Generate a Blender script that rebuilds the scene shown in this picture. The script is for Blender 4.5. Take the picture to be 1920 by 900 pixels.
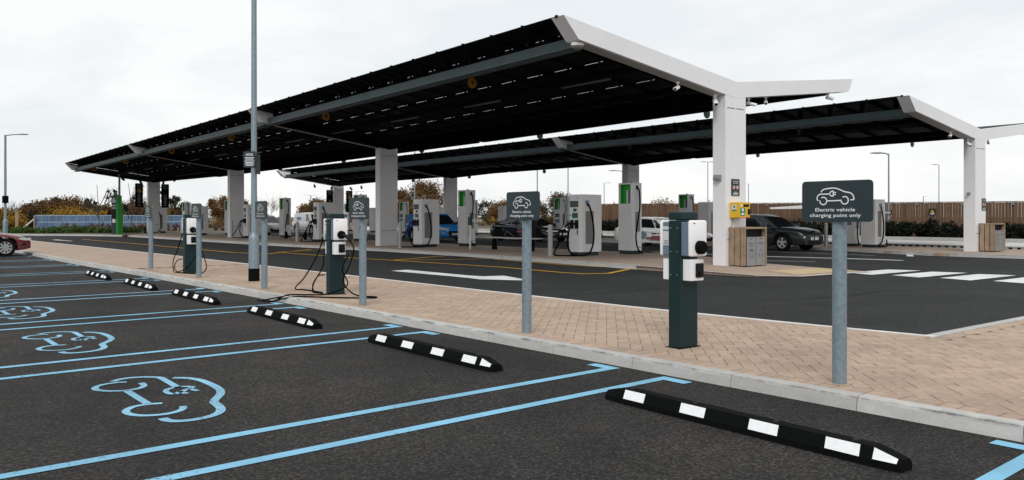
import bpy, bmesh, math, random
from mathutils import Vector, Matrix, Euler

SC = bpy.context.scene
for o in list(bpy.data.objects):
    bpy.data.objects.remove(o)
COL = SC.collection
R = math.radians
random.seed(7)

# ------------------------------------------------------------------ camera
EYE = 1.3
HEAD = R(38.543)
cam = bpy.data.cameras.new('camera')
cam.sensor_width = 36.0
cam.lens = 29.06
cam.shift_y = -0.0229
cam.clip_start = 0.05
cam.clip_end = 3000
cam_o = bpy.data.objects.new('camera', cam)
COL.objects.link(cam_o)
cam_o.location = (0, 0, EYE)
cam_o.rotation_euler = (R(90), 0, -HEAD)
SC.camera = cam_o

# ------------------------------------------------------------------ world and sun
SUN_EL, SUN_AZ = R(42), R(225)          # azimuth clockwise from +Y: light comes from behind the camera
world = bpy.data.worlds.new('World')
SC.world = world
world.use_nodes = True
wn, wl = world.node_tree.nodes, world.node_tree.links
wn.clear()
out = wn.new('ShaderNodeOutputWorld')
sky = wn.new('ShaderNodeTexSky')
sky.sky_type = 'NISHITA'
sky.sun_disc = False
sky.sun_elevation = SUN_EL
sky.sun_rotation = SUN_AZ
bg1 = wn.new('ShaderNodeBackground'); bg1.inputs['Strength'].default_value = 0.10
wl.new(sky.outputs[0], bg1.inputs['Color'])
tc = wn.new('ShaderNodeTexCoord')
mp = wn.new('ShaderNodeMapping'); mp.inputs['Scale'].default_value = (1.0, 1.0, 3.2)
wl.new(tc.outputs['Generated'], mp.inputs['Vector'])
n1 = wn.new('ShaderNodeTexNoise')
n1.inputs['Scale'].default_value = 2.3; n1.inputs['Detail'].default_value = 7; n1.inputs['Roughness'].default_value = 0.55
n1.inputs['Distortion'].default_value = 0.35
wl.new(mp.outputs[0], n1.inputs['Vector'])
cr = wn.new('ShaderNodeValToRGB')
cr.color_ramp.elements[0].position = 0.40; cr.color_ramp.elements[0].color = (0.875, 0.91, 0.93, 1)
cr.color_ramp.elements[1].position = 0.55; cr.color_ramp.elements[1].color = (1.03, 1.03, 1.025, 1)
wl.new(n1.outputs['Fac'], cr.inputs['Fac'])
bg2 = wn.new('ShaderNodeBackground'); bg2.inputs['Strength'].default_value = 1.0
wl.new(cr.outputs['Color'], bg2.inputs['Color'])
mixw = wn.new('ShaderNodeMixShader'); mixw.inputs['Fac'].default_value = 0.93
wl.new(bg1.outputs[0], mixw.inputs[1]); wl.new(bg2.outputs[0], mixw.inputs[2])
wl.new(mixw.outputs[0], out.inputs['Surface'])

sun = bpy.data.lights.new('sun', 'SUN')
sun.energy = 1.5
sun.angle = R(19)
sun.color = (1.0, 0.98, 0.955)
sun_o = bpy.data.objects.new('sun', sun)
COL.objects.link(sun_o)
sd = Vector((math.sin(SUN_AZ) * math.cos(SUN_EL), math.cos(SUN_AZ) * math.cos(SUN_EL), math.sin(SUN_EL)))
sun_o.rotation_euler = (-sd).to_track_quat('-Z', 'Y').to_euler()
sun_o.location = (-20, -20, 40)

SC.view_settings.view_transform = 'Standard'
SC.view_settings.look = 'None'
SC.view_settings.exposure = 0.0
SC.view_settings.gamma = 1.0
SC.view_settings.use_curve_mapping = False

# ------------------------------------------------------------------ materials
MATS = {}
def mat(name, col, rough=0.6, metal=0.0, spec=0.5, noise=None, rnd=0.0, bump=None, coat=0.0, emit=None, stain=None):
    """noise=(scale, amount, detail) varies value; rnd = random per island; bump=(scale, strength, dist)"""
    m = bpy.data.materials.new(name)
    m.use_nodes = True
    nt = m.node_tree; N, L = nt.nodes, nt.links
    b = N['Principled BSDF']
    b.inputs['Base Color'].default_value = (*col, 1)
    b.inputs['Roughness'].default_value = rough
    b.inputs['Metallic'].default_value = metal
    b.inputs['Specular IOR Level'].default_value = spec
    b.inputs['Coat Weight'].default_value = coat
    if emit:
        b.inputs['Emission Color'].default_value = (*emit[0], 1); b.inputs['Emission Strength'].default_value = emit[1]
    cur = None
    def tco():
        t = N.new('ShaderNodeTexCoord'); return t.outputs['Object']
    if noise:
        ns = N.new('ShaderNodeTexNoise'); ns.inputs['Scale'].default_value = noise[0]; ns.inputs['Detail'].default_value = noise[2]
        L.new(tco(), ns.inputs['Vector'])
        mr = N.new('ShaderNodeMapRange'); mr.inputs['From Min'].default_value = 0.3; mr.inputs['From Max'].default_value = 0.7
        mr.inputs['To Min'].default_value = 1 - noise[1]; mr.inputs['To Max'].default_value = 1 + noise[1]
        L.new(ns.outputs['Fac'], mr.inputs['Value'])
        mx = N.new('ShaderNodeMix'); mx.data_type = 'RGBA'; mx.blend_type = 'MULTIPLY'; mx.inputs[0].default_value = 1
        mx.inputs[6].default_value = (*col, 1)
        L.new(mr.outputs[0], mx.inputs[7]); cur = mx.outputs[2]
    if rnd:
        g = N.new('ShaderNodeNewGeometry'); oi = N.new('ShaderNodeObjectInfo')
        ad = N.new('ShaderNodeMath'); ad.operation = 'ADD'
        L.new(g.outputs['Random Per Island'], ad.inputs[0]); L.new(oi.outputs['Random'], ad.inputs[1])
        fr = N.new('ShaderNodeMath'); fr.operation = 'FRACT'; L.new(ad.outputs[0], fr.inputs[0])
        mr = N.new('ShaderNodeMapRange'); mr.inputs['To Min'].default_value = 1 - rnd; mr.inputs['To Max'].default_value = 1 + rnd
        L.new(fr.outputs[0], mr.inputs['Value'])
        mx = N.new('ShaderNodeMix'); mx.data_type = 'RGBA'; mx.blend_type = 'MULTIPLY'; mx.inputs[0].default_value = 1
        if cur: L.new(cur, mx.inputs[6])
        else: mx.inputs[6].default_value = (*col, 1)
        L.new(mr.outputs[0], mx.inputs[7]); cur = mx.outputs[2]
    if stain:
        g2 = N.new('ShaderNodeNewGeometry')
        ns = N.new('ShaderNodeTexNoise'); ns.inputs['Scale'].default_value = stain[0]; ns.inputs['Detail'].default_value = 8; ns.inputs['Roughness'].default_value = 0.7
        L.new(g2.outputs['Position'], ns.inputs['Vector'])
        mr = N.new('ShaderNodeMapRange'); mr.inputs['From Min'].default_value = 0.35; mr.inputs['From Max'].default_value = 0.62
        mr.inputs['To Min'].default_value = 1 - stain[1] * 1.6; mr.inputs['To Max'].default_value = 1 + stain[1] * 0.4
        L.new(ns.outputs['Fac'], mr.inputs['Value'])
        mx = N.new('ShaderNodeMix'); mx.data_type = 'RGBA'; mx.blend_type = 'MULTIPLY'; mx.inputs[0].default_value = 1
        if cur: L.new(cur, mx.inputs[6])
        else: mx.inputs[6].default_value = (*col, 1)
        L.new(mr.outputs[0], mx.inputs[7]); cur = mx.outputs[2]
    if cur: L.new(cur, b.inputs['Base Color'])
    if bump:
        ns = N.new('ShaderNodeTexNoise'); ns.inputs['Scale'].default_value = bump[0]; ns.inputs['Detail'].default_value = 4
        L.new(tco(), ns.inputs['Vector'])
        bp = N.new('ShaderNodeBump'); bp.inputs['Strength'].default_value = bump[1]; bp.inputs['Distance'].default_value = bump[2]
        L.new(ns.outputs['Fac'], bp.inputs['Height']); L.new(bp.outputs[0], b.inputs['Normal'])
    MATS[name] = m
    return m

def asphalt(name, dark, light, warm, big):
    m = bpy.data.materials.new(name); m.use_nodes = True
    N, L = m.node_tree.nodes, m.node_tree.links
    b = N['Principled BSDF']; b.inputs['Roughness'].default_value = 0.92; b.inputs['Specular IOR Level'].default_value = 0.25
    t = N.new('ShaderNodeTexCoord')
    n1 = N.new('ShaderNodeTexNoise'); n1.inputs['Scale'].default_value = 42; n1.inputs['Detail'].default_value = 8; n1.inputs['Roughness'].default_value = 0.75
    n2 = N.new('ShaderNodeTexNoise'); n2.inputs['Scale'].default_value = 0.55; n2.inputs['Detail'].default_value = 5
    v = N.new('ShaderNodeTexVoronoi'); v.inputs['Scale'].default_value = 78
    for n in (n1, n2, v): L.new(t.outputs['Object'], n.inputs['Vector'])
    r1 = N.new('ShaderNodeValToRGB')
    r1.color_ramp.elements[0].position = 0.33; r1.color_ramp.elements[0].color = (*dark, 1)
    r1.color_ramp.elements[1].position = 0.68; r1.color_ramp.elements[1].color = (*light, 1)
    L.new(n1.outputs['Fac'], r1.inputs['Fac'])
    # pale and dark aggregate stones
    r3 = N.new('ShaderNodeValToRGB')
    r3.color_ramp.elements[0].position = 0.30; r3.color_ramp.elements[0].color = (0.45, 0.45, 0.45, 1)
    r3.color_ramp.elements[1].position = 0.96; r3.color_ramp.elements[1].color = (2.3, 2.2, 2.1, 1)
    e = r3.color_ramp.elements.new(0.62); e.color = (1, 1, 1, 1)
    sep = N.new('ShaderNodeSeparateColor'); L.new(v.outputs['Color'], sep.inputs[0]); L.new(sep.outputs[0], r3.inputs['Fac'])
    m1 = N.new('ShaderNodeMix'); m1.data_type = 'RGBA'; m1.blend_type = 'MULTIPLY'; m1.inputs[0].default_value = 0.85
    L.new(r1.outputs[0], m1.inputs[6]); L.new(r3.outputs[0], m1.inputs[7])
    r2 = N.new('ShaderNodeValToRGB')
    r2.color_ramp.elements[0].position = 0.30; r2.color_ramp.elements[0].color = (1 - big, 1 - big, 1 - big * 0.9, 1)
    r2.color_ramp.elements[1].position = 0.70; r2.color_ramp.elements[1].color = (1 + big * warm[0], 1 + big * warm[1], 1 + big * warm[2], 1)
    L.new(n2.outputs['Fac'], r2.inputs['Fac'])
    m2 = N.new('ShaderNodeMix'); m2.data_type = 'RGBA'; m2.blend_type = 'MULTIPLY'; m2.inputs[0].default_value = 1
    L.new(m1.outputs[2], m2.inputs[6]); L.new(r2.outputs[0], m2.inputs[7])
    n4 = N.new('ShaderNodeTexNoise'); n4.inputs['Scale'].default_value = 2.1; n4.inputs['Detail'].default_value = 7; n4.inputs['Roughness'].default_value = 0.65
    L.new(t.outputs['Object'], n4.inputs['Vector'])
    r4 = N.new('ShaderNodeMapRange'); r4.inputs['From Min'].default_value = 0.3; r4.inputs['From Max'].default_value = 0.7
    r4.inputs['To Min'].default_value = 1 - big * 0.55; r4.inputs['To Max'].default_value = 1 + big * 0.5
    L.new(n4.outputs['Fac'], r4.inputs['Value'])
    m4 = N.new('ShaderNodeMix'); m4.data_type = 'RGBA'; m4.blend_type = 'MULTIPLY'; m4.inputs[0].default_value = 1
    L.new(m2.outputs[2], m4.inputs[6]); L.new(r4.outputs[0], m4.inputs[7])
    # rusty and oily spots where cars have stood
    n6 = N.new('ShaderNodeTexNoise'); n6.inputs['Scale'].default_value = 1.7; n6.inputs['Detail'].default_value = 5
    mp6 = N.new('ShaderNodeMapping'); mp6.inputs['Location'].default_value = (13.7, 4.1, 0); L.new(t.outputs['Object'], mp6.inputs['Vector']); L.new(mp6.outputs[0], n6.inputs['Vector'])
    r6 = N.new('ShaderNodeMapRange'); r6.inputs['From Min'].default_value = 0.63; r6.inputs['From Max'].default_value = 0.74; r6.inputs['To Max'].default_value = 0.55 * warm[0] - 0.2
    L.new(n6.outputs['Fac'], r6.inputs['Value'])
    m6 = N.new('ShaderNodeMix'); m6.data_type = 'RGBA'; L.new(r6.outputs[0], m6.inputs[0]); L.new(m4.outputs[2], m6.inputs[6]); m6.inputs[7].default_value = (0.072, 0.045, 0.028, 1)
    n7 = N.new('ShaderNodeTexNoise'); n7.inputs['Scale'].default_value = 0.9; n7.inputs['Detail'].default_value = 6; n7.inputs['Roughness'].default_value = 0.6; L.new(mp6.outputs[0], n7.inputs['Vector'])
    r7 = N.new('ShaderNodeMapRange'); r7.inputs['From Min'].default_value = 0.30; r7.inputs['From Max'].default_value = 0.42; r7.inputs['To Min'].default_value = 0.62; r7.inputs['To Max'].default_value = 1.0
    L.new(n7.outputs['Fac'], r7.inputs['Value'])
    m7 = N.new('ShaderNodeMix'); m7.data_type = 'RGBA'; m7.blend_type = 'MULTIPLY'; m7.inputs[0].default_value = 1; L.new(m6.outputs[2], m7.inputs[6]); L.new(r7.outputs[0], m7.inputs[7])
    L.new(m7.outputs[2], b.inputs['Base Color'])
    bp = N.new('ShaderNodeBump'); bp.inputs['Strength'].default_value = 0.55; bp.inputs['Distance'].default_value = 0.008
    L.new(v.outputs['Distance'], bp.inputs['Height']); L.new(bp.outputs[0], b.inputs['Normal'])
    MATS[name] = m
    return m

def road_paint(name, col, wear=0.36):
    """paint with worn specks where the asphalt grain shows"""
    m = bpy.data.materials.new(name); m.use_nodes = True
    N, L = m.node_tree.nodes, m.node_tree.links
    b = N['Principled BSDF']; b.inputs['Roughness'].default_value = 0.75; b.inputs['Specular IOR Level'].default_value = 0.3
    t = N.new('ShaderNodeTexCoord')
    n1 = N.new('ShaderNodeTexNoise'); n1.inputs['Scale'].default_value = 38; n1.inputs['Detail'].default_value = 6; n1.inputs['Roughness'].default_value = 0.7
    n2 = N.new('ShaderNodeTexNoise'); n2.inputs['Scale'].default_value = 2.2; n2.inputs['Detail'].default_value = 3
    for n in (n1, n2): L.new(t.outputs['Object'], n.inputs['Vector'])
    mr = N.new('ShaderNodeMapRange'); mr.inputs['From Min'].default_value = wear - 0.04; mr.inputs['From Max'].default_value = wear + 0.03
    n5 = N.new('ShaderNodeTexNoise'); n5.inputs['Scale'].default_value = 1.4; n5.inputs['Detail'].default_value = 4
    L.new(t.outputs['Object'], n5.inputs['Vector'])
    r5 = N.new('ShaderNodeMapRange'); r5.inputs['From Min'].default_value = 0.35; r5.inputs['From Max'].default_value = 0.65; r5.inputs['To Min'].default_value = -0.075; r5.inputs['To Max'].default_value = 0.05
    L.new(n5.outputs['Fac'], r5.inputs['Value'])
    a5 = N.new('ShaderNodeMath'); a5.operation = 'ADD'; L.new(n1.outputs['Fac'], a5.inputs[0]); L.new(r5.outputs[0], a5.inputs[1])
    L.new(a5.outputs[0], mr.inputs['Value'])
    r = N.new('ShaderNodeMapRange'); r.inputs['From Min'].default_value = 0.3; r.inputs['From Max'].default_value = 0.7
    r.inputs['To Min'].default_value = 0.80; r.inputs['To Max'].default_value = 1.08
    L.new(n2.outputs['Fac'], r.inputs['Value'])
    m0 = N.new('ShaderNodeMix'); m0.data_type = 'RGBA'; m0.blend_type = 'MULTIPLY'; m0.inputs[0].default_value = 1
    m0.inputs[6].default_value = (*col, 1); L.new(r.outputs[0], m0.inputs[7])
    mx = N.new('ShaderNodeMix'); mx.data_type = 'RGBA'
    mx.inputs[6].default_value = (0.05, 0.05, 0.05, 1)
    L.new(mr.outputs[0], mx.inputs[0]); L.new(m0.outputs[2], mx.inputs[7])
    L.new(mx.outputs[2], b.inputs['Base Color'])
    MATS[name] = m
    return m

def foliage(name, c0, c1, c2):
    m = bpy.data.materials.new(name); m.use_nodes = True
    N, L = m.node_tree.nodes, m.node_tree.links
    b = N['Principled BSDF']; b.inputs['Roughness'].default_value = 0.8; b.inputs['Specular IOR Level'].default_value = 0.2
    g = N.new('ShaderNodeNewGeometry')
    r = N.new('ShaderNodeValToRGB')
    r.color_ramp.elements[0].color = (*c0, 1); r.color_ramp.elements[1].color = (*c2, 1)
    e = r.color_ramp.elements.new(0.5); e.color = (*c1, 1)
    L.new(g.outputs['Random Per Island'], r.inputs['Fac']); L.new(r.outputs[0], b.inputs['Base Color'])
    MATS[name] = m
    return m

def kerb_mat():
    m = bpy.data.materials.new('kerb_concrete'); m.use_nodes = True
    N, L = m.node_tree.nodes, m.node_tree.links
    b = N['Principled BSDF']; b.inputs['Roughness'].default_value = 0.9
    t = N.new('ShaderNodeTexCoord'); g = N.new('ShaderNodeNewGeometry')
    mp = N.new('ShaderNodeMapping'); mp.inputs['Scale'].default_value = (1, 0.5, 1)
    L.new(g.outputs['Position'], mp.inputs['Vector'])
    n1 = N.new('ShaderNodeTexNoise'); n1.inputs['Scale'].default_value = 9; n1.inputs['Detail'].default_value = 8; n1.inputs['Roughness'].default_value = 0.7
    L.new(mp.outputs[0], n1.inputs['Vector'])
    n3 = N.new('ShaderNodeTexNoise'); n3.inputs['Scale'].default_value = 130; n3.inputs['Detail'].default_value = 3
    L.new(g.outputs['Position'], n3.inputs['Vector'])
    sp = N.new('ShaderNodeSeparateXYZ'); L.new(g.outputs['Position'], sp.inputs[0])
    # tyre scuffs: a dirty band on the upper face that stays with the stone
    band = N.new('ShaderNodeValToRGB')
    band.color_ramp.elements[0].position = 0.56; band.color_ramp.elements[0].color = (0, 0, 0, 1)
    band.color_ramp.elements[1].position = 0.87; band.color_ramp.elements[1].color = (0, 0, 0, 1)
    e = band.color_ramp.elements.new(0.75); e.color = (1, 1, 1, 1)
    mz = N.new('ShaderNodeMath'); mz.operation = 'MULTIPLY'; mz.inputs[1].default_value = 8.5
    L.new(sp.outputs['Z'], mz.inputs[0]); L.new(mz.outputs[0], band.inputs['Fac'])
    r1 = N.new('ShaderNodeMapRange'); r1.inputs['From Min'].default_value = 0.42; r1.inputs['From Max'].default_value = 0.62
    L.new(n1.outputs['Fac'], r1.inputs['Value'])
    mu = N.new('ShaderNodeMath'); mu.operation = 'MULTIPLY'; L.new(r1.outputs[0], mu.inputs[0]); L.new(band.outputs[0], mu.inputs[1])
    mu2 = N.new('ShaderNodeMath'); mu2.operation = 'MULTIPLY'; mu2.inputs[1].default_value = 0.95; L.new(mu.outputs[0], mu2.inputs[0])
    mx = N.new('ShaderNodeMix'); mx.data_type = 'RGBA'
    L.new(mu2.outputs[0], mx.inputs[0])
    mx.inputs[7].default_value = (0.075, 0.072, 0.07, 1)
    r2 = N.new('ShaderNodeValToRGB')
    r2.color_ramp.elements[0].position = 0.3; r2.color_ramp.elements[0].color = (0.38, 0.375, 0.36, 1)
    r2.color_ramp.elements[1].position = 0.7; r2.color_ramp.elements[1].color = (0.58, 0.57, 0.55, 1)
    m3 = N.new('ShaderNodeMix'); m3.data_type = 'FLOAT'; m3.inputs[0].default_value = 0.45
    L.new(n1.outputs['Fac'], m3.inputs[2]); L.new(n3.outputs['Fac'], m3.inputs[3]); L.new(m3.outputs[0], r2.inputs['Fac'])
    oi = N.new('ShaderNodeObjectInfo'); mr = N.new('ShaderNodeMapRange'); mr.inputs['To Min'].default_value = 0.9; mr.inputs['To Max'].default_value = 1.06
    L.new(oi.outputs['Random'], mr.inputs['Value'])
    m4 = N.new('ShaderNodeMix'); m4.data_type = 'RGBA'; m4.blend_type = 'MULTIPLY'; m4.inputs[0].default_value = 1
    L.new(r2.outputs[0], m4.inputs[6]); L.new(mr.outputs[0], m4.inputs[7])
    L.new(m4.outputs[2], mx.inputs[6]); L.new(mx.outputs[2], b.inputs['Base Color'])
    bp = N.new('ShaderNodeBump'); bp.inputs['Strength'].default_value = 0.25; bp.inputs['Distance'].default_value = 0.003
    L.new(n3.outputs['Fac'], bp.inputs['Height']); L.new(bp.outputs[0], b.inputs['Normal'])
    MATS['kerb_concrete'] = m
    return m

def panel_mat():
    m = bpy.data.materials.new('solar_glass'); m.use_nodes = True
    N, L = m.node_tree.nodes, m.node_tree.links
    b = N['Principled BSDF']; b.inputs['Roughness'].default_value = 0.5; b.inputs['Specular IOR Level'].default_value = 0.03
    t = N.new('ShaderNodeTexCoord')
    br = N.new('ShaderNodeTexBrick'); br.offset = 0; br.squash = 1
    br.inputs['Color1'].default_value = (0.003, 0.0035, 0.005, 1); br.inputs['Color2'].default_value = (0.004, 0.0045, 0.006, 1)
    br.inputs['Mortar'].default_value = (0.03, 0.034, 0.038, 1)
    br.inputs['Scale'].default_value = 1; br.inputs['Mortar Size'].default_value = 0.006
    br.inputs['Brick Width'].default_value = 0.172; br.inputs['Row Height'].default_value = 0.185
    L.new(t.outputs['Object'], br.inputs['Vector'])
    L.new(br.outputs['Color'], b.inputs['Base Color'])
    MATS['solar_glass'] = m

def paver_field_mat():
    """distant paving: small 45 degree joints in the material"""
    m = bpy.data.materials.new('paving_far'); m.use_nodes = True
    N, L = m.node_tree.nodes, m.node_tree.links
    b = N['Principled BSDF']; b.inputs['Roughness'].default_value = 0.9
    t = N.new('ShaderNodeTexCoord'); mp = N.new('ShaderNodeMapping'); mp.inputs['Rotation'].default_value = (0, 0, R(45))
    L.new(t.outputs['Object'], mp.inputs['Vector'])
    br = N.new('ShaderNodeTexBrick')
    br.inputs['Color1'].default_value = (0.37, 0.28, 0.214, 1); br.inputs['Color2'].default_value = (0.42, 0.32, 0.246, 1)
    br.inputs['Mortar'].default_value = (0.20, 0.155, 0.12, 1); br.inputs['Scale'].default_value = 1
    br.inputs['Mortar Size'].default_value = 0.004; br.inputs['Brick Width'].default_value = 0.2; br.inputs['Row Height'].default_value = 0.1
    L.new(mp.outputs[0], br.inputs['Vector'])
    n = N.new('ShaderNodeTexNoise'); n.inputs['Scale'].default_value = 1.3; n.inputs['Detail'].default_value = 5
    L.new(t.outputs['Object'], n.inputs['Vector'])
    mr = N.new('ShaderNodeMapRange'); mr.inputs['From Min'].default_value = 0.3; mr.inputs['From Max'].default_value = 0.7; mr.inputs['To Min'].default_value = 0.9; mr.inputs['To Max'].default_value = 1.06
    L.new(n.outputs['Fac'], mr.inputs['Value'])
    mx = N.new('ShaderNodeMix'); mx.data_type = 'RGBA'; mx.blend_type = 'MULTIPLY'; mx.inputs[0].default_value = 1
    L.new(br.outputs['Color'], mx.inputs[6]); L.new(mr.outputs[0], mx.inputs[7]); L.new(mx.outputs[2], b.inputs['Base Color'])
    MATS['paving_far'] = m
    return m

asphalt('parking_asphalt', (0.0085, 0.0085, 0.0085), (0.042, 0.0395, 0.0370), (1.02, 0.95, 0.86), 0.45)
asphalt('road_asphalt', (0.012, 0.0135, 0.014), (0.029, 0.031, 0.0315), (1.0, 1.0, 1.0), 0.22)
road_paint('blue_paint', (0.21, 0.47, 0.65), 0.36)
road_paint('blue_paint_worn', (0.23, 0.475, 0.64), 0.395)
road_paint('white_road_paint', (0.72, 0.73, 0.73), 0.28)
road_paint('yellow_road_paint', (0.62, 0.34, 0.03), 0.36)
kerb_mat(); panel_mat(); paver_field_mat()
mat('paver', (0.40, 0.298, 0.224), 0.9, noise=(14, 0.10, 6), rnd=0.10, stain=(0.9, 0.10), bump=(120, 0.25, 0.002))
mat('island_paver', (0.26, 0.19, 0.14), 0.9, noise=(3, 0.12, 5), rnd=0.05)
mat('joint_sand', (0.18, 0.137, 0.104), 1.0)
mat('tactile_paving', (0.50, 0.385, 0.225), 0.9, noise=(6, 0.08, 4))
mat('pale_concrete', (0.55, 0.54, 0.52), 0.9, noise=(2, 0.10, 6))
mat('edging_concrete', (0.66, 0.65, 0.63), 0.9, noise=(5, 0.10, 5))
mat('white_paint', (0.80, 0.795, 0.81), 0.45, noise=(0.8, 0.02, 4), stain=(1.6, 0.02))
mat('soft_white', (0.85, 0.85, 0.855), 0.5, noise=(2.0, 0.03, 4))
mat('grey_cabinet', (0.40, 0.41, 0.42), 0.5)
mat('teal_beam', (0.036, 0.070, 0.080), 0.5, noise=(1.5, 0.12, 5))
mat('dark_steel', (0.004, 0.005, 0.006), 0.85, spec=0.06)
mat('sign_green', (0.011, 0.027, 0.032), 0.5, noise=(4, 0.06, 3))
mat('post_green', (0.005, 0.022, 0.025), 0.48, spec=0.3, noise=(3, 0.08, 4))
mat('galvanised', (0.21, 0.27, 0.31), 0.5, metal=0.35, noise=(26, 0.16, 5))
mat('stainless', (0.40, 0.40, 0.40), 0.4, metal=0.7, noise=(8, 0.06, 3))
mat('black_rubber', (0.004, 0.005, 0.005), 0.95, spec=0.08, noise=(60, 0.25, 4), bump=(220, 0.3, 0.002))
mat('black_plastic', (0.007, 0.007, 0.008), 0.6, spec=0.2)
mat('reflector_white', (0.80, 0.81, 0.82), 0.45, noise=(30, 0.04, 3))
mat('letter_white', (0.80, 0.82, 0.82), 0.6)
mat('letter_grey', (0.22, 0.23, 0.24), 0.6)
mat('letter_dark', (0.03, 0.03, 0.03), 0.6)
mat('blue_grey', (0.125, 0.17, 0.23), 0.5)
mat('charger_green', (0.02, 0.42, 0.035), 0.5)
mat('charger_green_shade', (0.012, 0.20, 0.03), 0.5)  # darker copy of the green, recess shade put into the colour
mat('screen_dark', (0.012, 0.028, 0.032), 0.2)
mat('screen_blue', (0.06, 0.25, 0.48), 0.35)
mat('vent_grey', (0.25, 0.25, 0.25), 0.6)
mat('plinth', (0.016, 0.035, 0.038), 0.7)
mat('red_mark', (0.5, 0.02, 0.02), 0.5)
mat('amber', (0.42, 0.20, 0.02), 0.5)
mat('brown_disc', (0.20, 0.10, 0.04), 0.5)
mat('drop_green', (0.010, 0.045, 0.038), 0.45)
mat('bright_green', (0.03, 0.30, 0.16), 0.5)
mat('aed_yellow', (0.72, 0.42, 0.01), 0.4)
mat('aed_green', (0.0, 0.22, 0.09), 0.5)
mat('larch_wood', (0.30, 0.215, 0.145), 0.8, noise=(5, 0.22, 6), rnd=0.12)
mat('fence_wood', (0.150, 0.086, 0.048), 0.85, noise=(1.8, 0.18, 5), rnd=0.19)
mat('bark', (0.055, 0.045, 0.035), 0.9)
mat('soil', (0.085, 0.06, 0.042), 1.0, noise=(0.6, 0.25, 6))
mat('rough_grass', (0.075, 0.066, 0.030), 1.0, noise=(0.25, 0.35, 7))
mat('array_glass', (0.040, 0.085, 0.155), 0.25, noise=(0.7, 0.25, 4))
mat('array_frame', (0.24, 0.33, 0.42), 0.5)
mat('car_glass', (0.008, 0.010, 0.012), 0.08, spec=0.6)
mat('tyre', (0.007, 0.007, 0.007), 0.9, spec=0.1)
mat('alloy', (0.42, 0.43, 0.44), 0.35, metal=0.6)
mat('lamp_glass', (0.60, 0.62, 0.64), 0.15)
mat('tail_red', (0.25, 0.008, 0.008), 0.3)
mat('plate_white', (0.60, 0.60, 0.58), 0.5)
mat('trim_black', (0.008, 0.008, 0.009), 0.7, spec=0.2)
mat('paint_red', (0.11, 0.006, 0.009), 0.3, coat=0.6)
mat('paint_blue', (0.008, 0.20, 0.56), 0.3, coat=0.6)
mat('paint_black', (0.008, 0.009, 0.012), 0.25, coat=0.8)
mat('paint_graphite', (0.006, 0.010, 0.012), 0.4, spec=0.35, coat=0.25)
mat('paint_white', (0.68, 0.69, 0.70), 0.3, coat=0.6)
mat('paint_silver', (0.42, 0.43, 0.44), 0.3, coat=0.6)
mat('decal_pink', (0.30, 0.06, 0.085), 0.5)
mat('decal_slate', (0.16, 0.22, 0.28), 0.5)
mat('decal_blue', (0.05, 0.22, 0.42), 0.5)
mat('cloth_black', (0.009, 0.009, 0.010), 0.9)
mat('hair_dark', (0.02, 0.014, 0.01), 0.8)
mat('tube_light', (0.11, 0.125, 0.125), 0.5)
foliage('leaf_orange', (0.085, 0.046, 0.018), (0.145, 0.078, 0.026), (0.20, 0.115, 0.04))
foliage('leaf_brown', (0.055, 0.032, 0.014), (0.10, 0.055, 0.020), (0.15, 0.085, 0.03))
foliage('leaf_yellow', (0.20, 0.11, 0.015), (0.28, 0.16, 0.022), (0.32, 0.20, 0.03))
foliage('leaf_dark', (0.012, 0.014, 0.008), (0.022, 0.026, 0.012), (0.04, 0.042, 0.018))
foliage('leaf_green', (0.025, 0.055, 0.010), (0.045, 0.09, 0.015), (0.07, 0.12, 0.025))
foliage('leaf_pink', (0.11, 0.06, 0.05), (0.16, 0.07, 0.08), (0.10, 0.09, 0.03))
foliage('leaf_tan', (0.18, 0.13, 0.08), (0.24, 0.18, 0.12), (0.30, 0.23, 0.16))
foliage('leaf_hedge', (0.004, 0.007, 0.004), (0.008, 0.012, 0.006), (0.015, 0.022, 0.009))

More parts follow.
